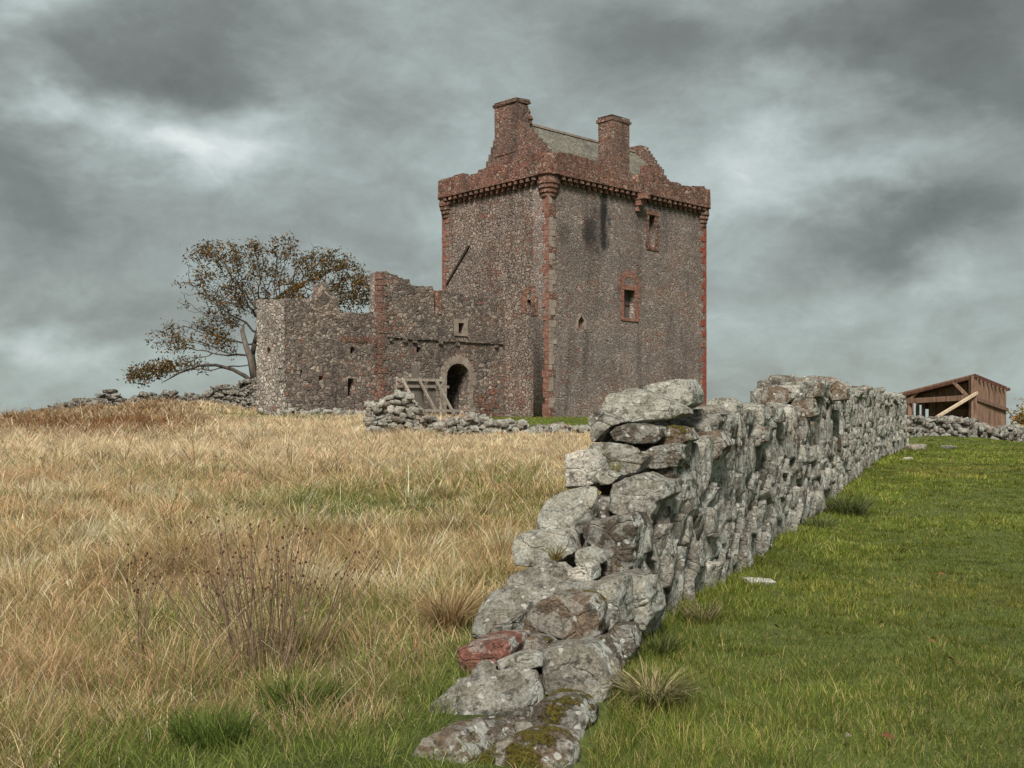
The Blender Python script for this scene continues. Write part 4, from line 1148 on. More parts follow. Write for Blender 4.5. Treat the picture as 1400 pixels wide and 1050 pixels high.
def build_tower():
    for (px, py, ru, rz, st) in ((826, 298, 0.34, 2.0, 0.88), (805, 316, 0.55, 0.75, 0.62), (815, 312, 1.0, 1.5, 0.42), (772, 320, 0.5, 0.6, 0.35), (905, 300, 1.2, 1.6, 0.25), (800, 350, 1.0, 1.5, 0.22)):
        u, z = fuv(px, py); STAINS.append((u, z, ru, rz, st))
    m_front = masonry('tower_front_rubble', [(0.144, 0.113, 0.103), (0.196, 0.159, 0.144), (0.236, 0.193, 0.175), (0.305, 0.255, 0.228)], (0.29, 0.245, 0.215), 4.3, 1.5, 0.05,
                      red=0.26, stain=0.40, lichen=0.16, bump=0.9, patch=stain_patch)
    m_side = masonry('tower_side_rubble', [(0.162, 0.125, 0.109), (0.224, 0.177, 0.152), (0.263, 0.213, 0.183), (0.336, 0.280, 0.241)], (0.115, 0.09, 0.076), 3.6, 1.45, 0.055,
                     red=0.26, stain=0.32, lichen=0.14, bump=0.9)
    root = empty('tower_house', (P0[0], P0[1], BASE), CROT)
    tag(root, 'tall square reddish rubble tower house with parapet, two chimneys and crow stepped gables', 'tower')
    w1 = rect(fuv(887, 293), fuv(896, 339)); w2 = rect(fuv(853, 395.5), fuv(868, 436))
    lan_a, lan_b = fuv(790.5, 431), fuv(799, 450.5)
    mid = (lan_a[0] + lan_b[0]) / 2
    lancet = [(lan_a[0], lan_b[1]), (lan_b[0], lan_b[1]), (lan_b[0], lan_b[1] + 0.45), (mid + 0.10, lan_a[1] - 0.08), (mid, lan_a[1]), (mid - 0.10, lan_a[1] - 0.08), (lan_a[0], lan_b[1] + 0.45)]
    TW = 1.2
    link('front_wall', sheet([(0, -1.2), (UL, -1.2), (UL, WT), (0, WT)], [w1, w2, lancet], 'u', 0.0, TW), m_front, root)
    s1 = rect(lvz(721, 410), lvz(726, 425))
    link('side_wall', sheet([(TW, -1.2), (VL, -1.2), (VL, WT), (TW, WT)], [s1], 'v', 0.0, TW), m_side, root)
    link('side_wall', sheet([(TW, -1.2), (VL - TW, -1.2), (VL - TW, WT), (TW, WT)], [], 'v', UL - TW, TW), m_side, root)
    link('back_wall', sheet([(TW, -1.2), (UL, -1.2), (UL, WT), (TW, WT)], [], 'u', VL - TW, TW), m_side, root)
    MB().box((TW + 0.01, TW + 0.01, WT - 0.6), (UL - TW - 0.01, VL - TW - 0.01, WT - 0.1)).build('wall_walk', M_ROOF, root)
    # window dressings: red sandstone jambs, lintels and sills standing a little proud
    def surround(h, w, name, mat, sill=True, arch=False):
        (a, b), (c, d) = h[0], h[2]
        f = MB(); zz = b
        while zz < d - 0.02:
            hh = min(rng.uniform(0.20, 0.34), d - zz)
            for sx in (-1, 1):
                ww = w * rng.uniform(0.65, 1.35); x0 = a - ww if sx < 0 else c
                f.box((x0, -0.025, zz), (x0 + ww, 0.10, zz + hh - 0.015), jit=0.008)
            zz += hh
        f.box((a - w * 1.1, -0.03, d), (c + w * 1.1, 0.10, d + 0.30), jit=0.01)
        if sill: f.box((a - w * 0.9, -0.05, b - 0.16), (c + w * 0.9, 0.12, b - 0.005), jit=0.01)
        if arch:
            m = (a + c) / 2; r0 = (c - a) / 2 + 0.15
            for k in range(9):
                th = R(200 - 27.5 * k) if False else R(170 - 20 * k)
                Mx = Matrix.Translation((m, -0.02, d + 0.15)) @ Matrix.Rotation(-(th - R(90)), 4, 'Y')
                f.box((-0.11, 0, r0 * 0.95), (0.11, 0.12, r0 * 0.95 + 0.42), Mx, jit=0.01)
        return f.build(name, mat, root)
    o = surround(w1, 0.28, 'window_surround', M_PARA); o['label'] = 'worn reddish stone surround of the tall upper window'
    o = surround(w2, 0.34, 'window_surround', M_RED, arch=True); o['label'] = 'red sandstone surround with relieving arch of the lower window'
    (a, b), (c, d) = w2[0], w2[2]
    MB().box((a - 0.02, 0.42, b - 0.02), (c + 0.02, 0.47, d + 0.02)).build('window_pane', M_PANE, root)
    f = MB(); f.box((a, 0.36, (b + d) / 2 - 0.03), (c, 0.419, (b + d) / 2 + 0.03)); f.box(((a + c) / 2 - 0.03, 0.355, b), ((a + c) / 2 + 0.03, 0.418, d)); f.build('window_bars', M_WOODD, root)
    (a, b), (c, d) = w1[0], w1[2]
    MB().box((a - 0.02, 0.5, b - 0.02), (c + 0.02, 0.55, d + 0.02)).build('window_pane', M_BLACK, root)  # black sheet painting the unlit room behind the upper window
    f = MB()
    for sx in (0, 1):
        x0 = lan_a[0] - 0.14 if sx == 0 else lan_b[0]
        f.box((x0, -0.02, lan_b[1]), (x0 + 0.14, 0.1, lan_b[1] + 0.52), jit=0.01)
    f.bar((lan_a[0] - 0.05, 0.04, lan_b[1] + 0.5), (mid, 0.04, lan_a[1] + 0.07), 0.12, 0.13); f.bar((lan_b[0] + 0.05, 0.04, lan_b[1] + 0.5), (mid, 0.04, lan_a[1] + 0.07), 0.12, 0.13)
    f.build('lancet_surround', M_PALE, root)
    MB().box((lan_a[0] - 0.1, 0.22, lan_b[1] - 0.1), (lan_b[0] + 0.1, 0.28, lan_a[1] + 0.1)).build('lancet_panel', M_RED, root)
    # slit on the side wall
    (a, b), (c, d) = s1[0], s1[2]
    f = MB()
    for x0, x1, z0, z1 in ((a - 0.55, a, b - 0.3, d + 0.2), (c, c + 0.5, b - 0.1, d + 0.35), (a - 0.3, c + 0.3, d + 0.36, d + 0.75)):
        f.box((-0.03, x0, z0), (0.1, x1, z1), jit=0.015)
    f.build('slit_surround', M_PARA, root)
    # quoins
    def quoin(u, v, su, sv, name, mats, hi, wl=(0.26, 0.55)):
        z = -0.8; i = 0; fs = [MB() for _ in mats]
        while z < hi:
            h = rng.uniform(0.28, 0.46); la, lb = (wl[0], wl[1]) if i % 2 else (wl[1], wl[0])
            la *= rng.uniform(0.6, 1.35); lb *= rng.uniform(0.6, 1.35)
            u0, u1 = (u - 0.025, u + la) if su > 0 else (u - la, u + 0.025)
            v0, v1 = (v - 0.025, v + lb) if sv > 0 else (v - lb, v + 0.025)
            fs[rng.choice(len(mats), p=[0.35, 0.3, 0.35] if len(mats) == 3 else None)].box((u0, v0, z), (u1, v1, z + h - 0.02), jit=0.012)
            z += h; i += 1
        for f, mt in zip(fs, mats): f.build(name, mt, root)
    fa, fb, fc = MB(), MB(), MB(); z = -0.8
    while z < 12.1:
        h = rng.uniform(0.24, 0.44)
        fa.box((-0.03, -0.025, z), (-0.001, rng.uniform(0.16, 0.50), z + h - 0.015), jit=0.008)
        (fb if rng.uniform() < 0.62 else fc).box((0.001, -0.028, z), (rng.uniform(0.2, 0.62), 0.1, z + h - 0.015), jit=0.008); z += h
    fa.build('quoins', M_RED, root); fb.build('quoins', M_PALE, root); fc.build('quoins', M_PARA, root)
    quoin(UL, 0, -1, 1, 'quoins', [M_REDB, M_REDB, M_RED], 12.3)
    quoin(0, VL, 1, -1, 'quoins', [M_RED], 12.3)
    # corbel course and parapet
    f = MB()
    def corb(n, along, fix, L0, L1, sgn):
        step = (L1 - L0) / n
        for tier, (z0, z1, pr, o) in enumerate(((12.95, 13.15, 0.16, 0.0), (13.15, 13.36, 0.34, 0.5))):
            for k in range(n):
                p = L0 + (k + o) * step; q = p + step * 0.52
                if along == 'u': f.box((p, fix - pr if sgn < 0 else fix, z0), (q, fix if sgn < 0 else fix + pr, z1), jit=0.01)
                else: f.box((fix - pr if sgn < 0 else fix, p, z0), (fix if sgn < 0 else fix + pr, q, z1), jit=0.01)
    corb(27, 'u', 0.0, 0.5, UL - 0.5, -1); corb(17, 'v', 0.0, 0.5, VL - 0.5, -1)
    corb(27, 'u', VL, 0.5, UL - 0.5, 1); corb(17, 'v', UL, 0.5, VL - 0.5, 1)
    f.build('corbel_course', M_PARA, root)
    pr, pt = 0.34, 0.45
    def para(L0, L1, zs):
        P = [(L0 + (L1 - L0) * i / (len(zs) - 1), z) for i, z in enumerate(zs)]
        return [(L0, 13.36), (L1, 13.36)] + jag(P, 0.55, 0.10)[::-1]
    link('parapet', sheet(para(-0.05, UL + 0.05, [14.60, 14.7, 14.62, 14.5, 14.3, 14.1, 14.2, 14.75, 14.65, 14.5, 14.4, 14.55, 14.6]), [], 'u', -pr, pt), M_PARA, root)
    link('parapet', sheet(para(0.06, VL + 0.05, [14.6, 14.55, 14.45, 14.5, 14.3, 14.55, 14.5]), [], 'v', -pr, pt), M_PARA, root)
    link('parapet', sheet(para(0.06, VL + 0.05, [14.5, 14.4, 14.5]), [], 'v', UL + pr - pt, pt), M_PARA, root)
    link('parapet', sheet(para(0.06, UL - 0.06, [14.5, 14.4, 14.5]), [], 'u', VL + pr - pt, pt), M_PARA, root)
    f = MB()
    f.box((0.06, -pr - 0.05, 13.36), (UL - 0.06, -pr, 13.46)); f.box((-pr - 0.05, 0.06, 13.36), (-pr, VL - 0.06, 13.46))
    f.build('string_course', M_PARA, root)
    for (u, v) in ((0.30, 0.30), (UL - 0.30, 0.30), (0.30, VL - 0.30)):
        f = MB()
        prof = [(0.38, 12.15), (0.42, 12.2), (0.42, 12.38), (0.50, 12.42), (0.50, 12.62), (0.57, 12.66), (0.57, 12.86), (0.63, 12.9), (0.63, 13.1), (0.60, 13.12), (0.60, 13.34), (0.72, 13.38), (0.72, 13.46), (0.69, 13.48), (0.69, 14.4), (0.62, 14.5), (0.4, 14.54)]
        f.lathe((u, v, 0), prof, 20)
        for bv in f.bm.verts:
            if bv.co.z > 13.6: bv.co += Vector((rng.uniform(-0.04, 0.04), rng.uniform(-0.04, 0.04), rng.uniform(-0.10, 0.04)))
        f.build('corner_round', M_PARA, root)
    # water spout and its corbel
    u, z = fuv(870, 276)
    f = MB(); f.box((u - 0.22, -0.75, z + 0.1), (u + 0.22, 0.0, z + 0.42), jit=0.03); f.box((u - 0.17, -0.45, z - 0.25), (u + 0.17, 0.0, z + 0.1), jit=0.03); f.box((u - 0.12, -0.22, z - 0.55), (u + 0.12, 0.0, z - 0.25), jit=0.02)
    f.build('water_spout', M_RED, root)
    # diagonal roof scar on the side wall
    a, b = lvz(611, 389), lvz(642, 336)
    MB().bar((-0.05, a[0], a[1]), (-0.05, b[0], b[1]), 0.09, 0.12).build('roof_scar', M_CORE, root)
    # cap-house roof and gables
    RZt, VM = 17.55, 4.6
    def gable(u0, u1, e0, e1, apex, name, zb=14.65):
        pts = [(e0, 13.2)]
        n = 8
        for i in range(n):
            vv = e0 + (VM - 0.35 - e0) * i / n; z1 = zb + (apex - zb) * (i + 1) / n
            pts += [(vv, z1 + rng.uniform(-0.06, 0.04)), (vv + (VM - 0.35 - e0) / n, z1 + rng.uniform(-0.06, 0.04))]
        for i in range(n - 1, -1, -1):
            vv = e1 + (VM + 0.35 - e1) * i / n; z1 = zb + (apex - zb) * (i + 1) / n
            pts += [(vv + (VM + 0.35 - e1) / n, z1 + rng.uniform(-0.05, 0.04)), (vv, z1 + rng.uniform(-0.05, 0.04))]
        pts += [(e1, 13.2)]
        MB().poly_prism(pts, 'u', u0, u1).build(name, M_CHIM, root)
    gable(1.1, 1.95, 1.3, 6.6, 17.6, 'gable'); gable(12.6, 13.4, 2.75, 8.0, 17.95, 'gable', 15.95)
    f = MB()
    f.poly_prism([(1.0, 14.45), (1.25, 14.35), (VM, RZt - 0.25), (VM, RZt)], 'u', 1.96, 12.59)
    f.poly_prism([(8.2, 14.45), (7.95, 14.35), (VM + 0.002, RZt - 0.25), (VM + 0.002, RZt)], 'u', 1.96, 12.59)
    rf = f.build('roof', M_ROOF, root)
    MB().box((2.0, VM - 0.14, RZt - 0.04), (12.55, VM + 0.14, RZt + 0.09)).build('roof_ridge', M_PALE, root)
    MB().box((1.97, 1.35, 13.2), (12.58, 7.85, 14.4)).build('garret_wall', M_CHIM, root)
    f = MB(); f.lathe((2.9, VM, RZt), [(0.22, 0.0), (0.20, 0.25), (0.30, 0.3), (0.22, 0.5), (0.10, 0.62), (0.14, 0.75), (0.04, 0.95)], 8); f.build('finial', M_PARA, root)
    def chimney(u0, u1, v0, v1, z0, z1, label):
        f = MB(); f.box((u0, v0, z0), (u1, v1, z1 - 0.25), jit=0.03)
        o = f.build('chimney', M_CHIM, root); o['label'] = label
        f = MB(); f.box((u0 - 0.08, v0 - 0.08, z1 - 0.2), (u1 + 0.1, v1 + 0.1, z1 - 0.06), jit=0.04); f.box((u0 - 0.02, v0 - 0.02, z1 - 0.06), (u1 + 0.02, v1 + 0.02, z1 + 0.06), jit=0.05)
        f.build('chimney_cope', M_CHIM, o)
    chimney(1.05, 2.12, 3.75, 5.55, 15.5, 18.6, 'tall chimney on the left gable')
    chimney(5.4, 6.95, 0.16, 1.25, 13.2, 17.65, 'free chimney stack rising from the front wall head')
    # rubble shoulder behind the parapet right of the stack
    u, z = fuv(895, 262, 0.2)
    f = MB(); f.box((u - 0.5, 0.12, 13.2), (u + 0.5, 0.9, 15.35), jit=0.05); f.box((u + 0.505, 0.12, 13.2), (u + 1.0, 0.9, 14.9), jit=0.05)
    f.build('cap_house_stub', M_PARA, root)
    return root


build_tower()

# ------------------------------------------------------------------ gatehouse range left of the tower
VW = 3.55


def z2(x, y):
    """photograph pixel from the enlarged view that was used to trace the range"""
    return 330 + x / 3.684, 350 + y / 3.684


def tr(pts, v): return [fuv(*z2(*p), v) for p in pts]


def build_gatehouse():
    root = empty('gatehouse', cas(-4, VW), CROT)
    tag(root, 'roofless dark rubble gatehouse range with a round headed doorway, joined to the tower', 'ruin')
    inv = Matrix.Translation(cas(-4, VW) - cas(0, 0))
    top = tr([(700, 80), (742, 78), (790, 102), (850, 132), (890, 146), (972, 156)], VW)
    top2 = tr([(986, 172), (1015, 172), (1032, 158), (1090, 188), (1200, 206), (1320, 214)], VW)
    sl_b = fuv(*z2(978, 292), VW)[1]
    ul = tr([(700, 80)], VW)[0][0]
    sa, sb = top[-1][0], top2[0][0]
    out = [(ul, -1.2), (-0.012, -1.2), (-0.012, top2[-1][1] - 0.02)] + jag([*top2], 0.35, 0.10)[::-1] + [(sb, sl_b), (sa, sl_b)] + jag([*top], 0.35, 0.10)[::-1]
    hole = rect(*tr([(882, 457), (904, 487)], VW)); win = rect(*tr([(1091, 336), (1119, 390)], VW))
    a0 = tr([(1034, 745), (1148, 745), (1090, 542), (1090, 610)], VW)
    xl, xr, zt, zs = a0[0][0], a0[1][0], a0[2][1], a0[3][1]
    xm = (xl + xr) / 2; hw = (xr - xl) / 2
    arch = [(xl, -1.0), (xr, -1.0)] + [(xm + hw * math.cos(t), zs + (zt - zs) * math.sin(t) ** 0.9) for t in np.linspace(0.0, math.pi, 13)]
    link('wall', sheet(out, [hole, win, arch], 'u', VW, 1.0), M_WING, root)
    # vaulted passage behind the doorway and the grille at its far end
    arch2 = [(xl - 0.05, -0.99), (xr + 0.05, -0.99)] + [(xm + (hw + 0.05) * math.cos(t), zs + 0.03 + (zt - zs) * math.sin(t) ** 0.9) for t in np.linspace(0.0, math.pi, 13)]
    link('passage', sheet([(xl - 0.8, -1.2), (xr + 0.5, -1.2), (xr + 0.5, zt + 0.5), (xl - 0.8, zt + 0.5)], [arch2], 'u', VW + 1.003, 4.5), M_WING, root)
    MB().box((xl - 0.3, VW + 5.51, -1.2), (xr + 0.3, VW + 5.7, zt + 0.3)).build('passage_back', M_BLACK, root)  # black plate closing the passage, its shade put into the colour
    f = MB()
    for k in range(5): x = xl + (xr - xl) * (k + 0.5) / 5; f.tube([(x, VW + 0.8, -0.6), (x, VW + 0.8, zt - 0.15)], 0.018, 5)
    f.box((xl, VW + 0.77, zs), (xr, VW + 0.83, zs + 0.06)); f.build('gate', M_BLACK, root)
    f = MB()
    for i, t in enumerate(np.linspace(0.12, math.pi - 0.12, 11)):
        x, z = xm + hw * math.cos(t), zs + (zt - zs) * math.sin(t) ** 0.9
        x2, z2_ = xm + (hw + 0.42) * math.cos(t), zs + (zt - zs + 0.42) * math.sin(t) ** 0.9
        f.bar((x, VW + 0.03, z), (x2, VW + 0.03, z2_), 0.27, 0.12, up=(0, 1, 0))
    zz = -0.9
    while zz < zs - 0.1:
        h = rng.uniform(0.28, 0.42)
        for sx in (-1, 1):
            w = rng.uniform(0.22, 0.5); x0 = xl - w if sx < 0 else xr
            f.box((x0, VW - 0.02, zz), (x0 + w, VW + 0.1, zz + h - 0.02), jit=0.012)
        zz += h
    d = f.build('doorway_surround', M_PALE, root)
    f = MB()
    for k in range(14): x = xr + rng.uniform(0.35, 1.9); z = rng.uniform(-0.1, 1.5); f.box((x, VW - 0.025, z), (x + rng.uniform(0.3, 0.6), VW + 0.1, z + rng.uniform(0.2, 0.3)), jit=0.01)
    f.build('red_patching', M_PARA, root)
    (a, b), (c, e) = win[0], win[2]
    f = MB()
    for x0, x1, z0, z1 in ((a - 0.28, a, b - 0.15, e + 0.2), (c, c + 0.28, b - 0.15, e + 0.2), (a, c, e, e + 0.2), (a, c, b - 0.15, b)): f.box((x0, VW - 0.06, z0), (x1, VW + 0.12, z1), jit=0.01)
    f.build('window_frame', M_PALE, root)
    MB().box((a, VW + 0.35, b), (c, VW + 0.42, e)).build('window_panel', M_PANE, root)
    p, q = tr([(735, 402)], VW)[0], tr([(1312, 440)], VW)[0]; zc = (p[1] + q[1]) / 2
    f = MB()
    x = p[0]
    while x < q[0] - 0.6:
        L = rng.uniform(0.5, 0.9); f.box((x, VW - 0.10, zc - 0.08 + rng.uniform(-0.02, 0.02)), (x + L - 0.02, VW + 0.02, zc + 0.08), jit=0.015)
        if rng.uniform() < 0.6: f.box((x + 0.1, VW - 0.12, zc - 0.28), (x + 0.34, VW + 0.02, zc - 0.10), jit=0.02)
        x += L
    f.build('string_course', M_WING, root)
    z = -0.5; f = MB(); i = 0
    topz = top[0][1] - 0.3
    while z < topz:
        h = rng.uniform(0.25, 0.42); w = (0.42 if i % 2 else 0.22) * rng.uniform(0.7, 1.3); i += 1
        f.box((ul - 0.03, VW - 0.03, z), (ul + w, VW + 0.45, z + h - 0.02), jit=0.015); z += h
    f.build('quoins', M_CHIM, root)
    (sx0, sz0), (sx1, sz1) = (sa, sl_b), (sb, top[-1][1])
    MB().box((sx1, VW - 0.03, sl_b), (sx1 + 0.32, VW + 0.5, sz1 - 0.2), jit=0.02).build('slot_jamb', M_PARA, root)
    for c in root.children: c.matrix_parent_inverse = Matrix.Rotation(CROT, 4, 'Z').inverted() @ Matrix.Translation(cas(0, 0) - cas(-4, VW)) @ Matrix.Rotation(CROT, 4, 'Z')


build_gatehouse()


def build_range():
    VB = VW + 0.18
    u0 = fuv(388, 500, VB)[0]; ur = fuv(526, 500, VB)[0] + 0.3
    root = empty('ruined_range', cas(u0, VB), CROT)
    tag(root, 'pale rubble corner block and broken wall at the left end of the castle', 'ruin')
    T = [(215, 200), (262, 228), (310, 238), (352, 214), (400, 190), (412, 148), (436, 138), (446, 180), (468, 196), (490, 222)]
    T2 = [(492, 302), (520, 298), (580, 285), (640, 290), (705, 285)]
    tp = jag(tr(T, VB), 0.32, 0.10); tp2 = jag(tr(T2, VB), 0.32, 0.10)
    tp = [(max(u0, x), z) for x, z in tp]
    out = [(u0, -1.2), (ur, -1.2), (ur, tp2[-1][1])] + tp2[::-1] + tp[::-1]
    h1 = rect(*tr([(549, 459), (571, 491)], VB)); h2 = rect(*tr([(537, 616), (565, 704)], VB)); h3 = rect(*tr([(297, 572), (307, 615)], VB)); h4 = rect(*tr([(390, 605), (412, 625)], VB))
    TH = 0.9
    link('front_wall', sheet(out, [h1, h2, h3, h4], 'u', VB, TH), M_WING, root)
    for h in (h1, h2, h3, h4): (a, b), (c, d) = h[0], h[2]; MB().box((a - 0.15, VB + TH + 0.005, b - 0.15), (c + 0.15, VB + TH + 0.3, d + 0.15)).build('opening_back', M_BLACK, root)  # black backing boxes paint the shade inside the openings
    # end wall facing left
    vl = lvz(350.5, 500, u0)[0]
    ztl = lvz(351, 409, u0)[1]; ztr = tp[0][1]
    sA = rect(lvz(*z2(131, 461), u0), lvz(*z2(147, 528), u0))
    o2 = [(VB + TH + 0.002, -1.6), (vl, -1.6)] + jag([(VB + TH, ztr), (vl, ztl)], 0.35, 0.07)[::-1]
    link('end_wall', sheet(o2, [sA], 'v', u0, 0.9), M_BLOCK, root)
    # thin skin carrying the end's painted sunlit tone round the front wall
    link('lit_end_skin', sheet([(VB, -1.6), (VB + TH, -1.6), (VB + TH, ztr - 0.06), (VB, ztr - 0.06)], [], 'v', u0 - 0.004, 0.003), M_BLOCK, root)
    link('back_wall', sheet([(u0 + 0.9, -1.2), (u0 + 4.5, -1.2)] + jag([(u0 + 0.9, ztl - 0.1), (u0 + 3.0, ztl - 0.6), (u0 + 4.5, ztl - 2.2)], 0.35, 0.1)[::-1], [], 'u', vl - 0.9, 0.898), M_WING, root)
    z = -0.8; f = MB(); i = 0
    while z < ztr - 0.3:
        h = rng.uniform(0.22, 0.4); la, lb = (0.34, 0.2) if i % 2 else (0.16, 0.4); i += 1
        f.box((u0 - 0.03, VB - 0.03, z), (u0 + 0.25 * la * rng.uniform(0.5, 1.2), VB + lb * rng.uniform(0.8, 1.2), z + h - 0.02), jit=0.02); z += h
    f.build('quoins', M_BLOCK, root)
    # red stones: lintel band over the small window, and cresting
    (a, b), (c, d) = h1[0], h1[2]
    f = MB(); x = fuv(*z2(497, 420), VB)[0]
    while x < fuv(*z2(640, 420), VB)[0]:
        L = rng.uniform(0.35, 0.6); zz = fuv(*z2(560, 420), VB)[1]; f.box((x, VB - 0.025, zz - 0.14), (x + L - 0.02, VB + 0.1, zz + 0.14), jit=0.012); x += L
    f.build('red_band', M_PARA, root)
    f = MB()
    for k in range(22):
        zz = rng.uniform(0.2, 4.0); x = fuv(*z2(rng.uniform(660, 700), 400), VB)[0]; f.box((x, VB - 0.02, zz), (x + rng.uniform(0.25, 0.45), VB + 0.1, zz + rng.uniform(0.18, 0.3)), jit=0.012)
    f.build('red_patching', M_PARA, root)
    # footing stones
    S = Stones()
    for k in range(60):
        u = rng.uniform(u0, ur - 0.3); p = cas(u, VB - rng.uniform(0.0, 0.25))
        S.add(stone_geo(rng.uniform(0.25, 0.5, 3) * (1.2, 0.9, 0.7), (0, 0, rng.uniform(-3, 3)), (p.x, p.y, gz1(p.x, p.y) + rng.uniform(0, 0.35)), n=3), tint(LT), 0.1)
    o = S.build('footing_rubble', root); o['kind'] = 'stuff'
    Mr = Matrix.Translation(cas(u0, VB)) @ Matrix.Rotation(CROT, 4, 'Z'); Mc = Matrix.Translation(cas(0, 0)) @ Matrix.Rotation(CROT, 4, 'Z')
    for c in root.children: c.matrix_parent_inverse = Mr.inverted() @ (Mc if c is not o else Matrix.Identity(4))


build_range()


def local_parts(root):
    """parts modelled in world coordinates keep their place under an Empty at the thing's base"""
    M = Matrix.LocRotScale(root.location, root.rotation_euler, None).inverted()
    for c in root.children: c.matrix_parent_inverse = M


# ------------------------------------------------------------------ timber barrier before the gateway
def build_barrier():
    v0 = 1.3
    def q(px, py): u, z = fuv(px, py, v0); return cas(u, v0, z)
    root = empty('timber_barrier', q(575, 566)); tag(root, 'grey timber barrier of upright planks propped by three sloping struts before the doorway', 'barrier')
    n = 11
    for i in range(n):
        if i in (0, 2, 7, 10): continue
        px = 541 + 60 * (i + 0.5) / n; ty = 517 + rng.uniform(-2, 3) - (16 if i in (4, 5) else 0)
        if i in (1, 7): ty += 8
        a, b = q(px, 575), q(px, ty)
        MB().bar(a, b, 0.235, 0.035, up=(SA, -CA, 0)).build('plank', M_PLANK, root)
    fr = Vector((SA, -CA, 0))                       # towards the viewer, out of the front plane
    for y0, x0, x1, o in ((528, 541, 612, 0.09), (519, 541, 606, 0.09)):
        MB().bar(q(x0, y0) + fr * o, q(x1, y0 + 1) + fr * o, 0.07, 0.13).build('rail', M_WOODG, root)
    base = []
    for x0, y0 in ((546, 517), (569, 518), (592, 519)):
        a = q(x0, y0) + fr * 0.20; b = a + fr * 1.55 + Vector((0, 0, -1.85)); base.append(b)
        MB().bar(a, b, 0.09, 0.11).build('strut', M_WOODG, root)
    MB().bar(base[0] + fr * 0.1 + Vector((-0.3, 0, 0.25)), base[2] + fr * 0.1 + Vector((0.2, 0, 0.25)), 0.08, 0.14).build('rail', M_WOODG, root)
    for x0 in (543, 603): MB().bar(q(x0, 578), q(x0, 515), 0.12, 0.12).build('post', M_WOODG, root)
    local_parts(root)


build_barrier()

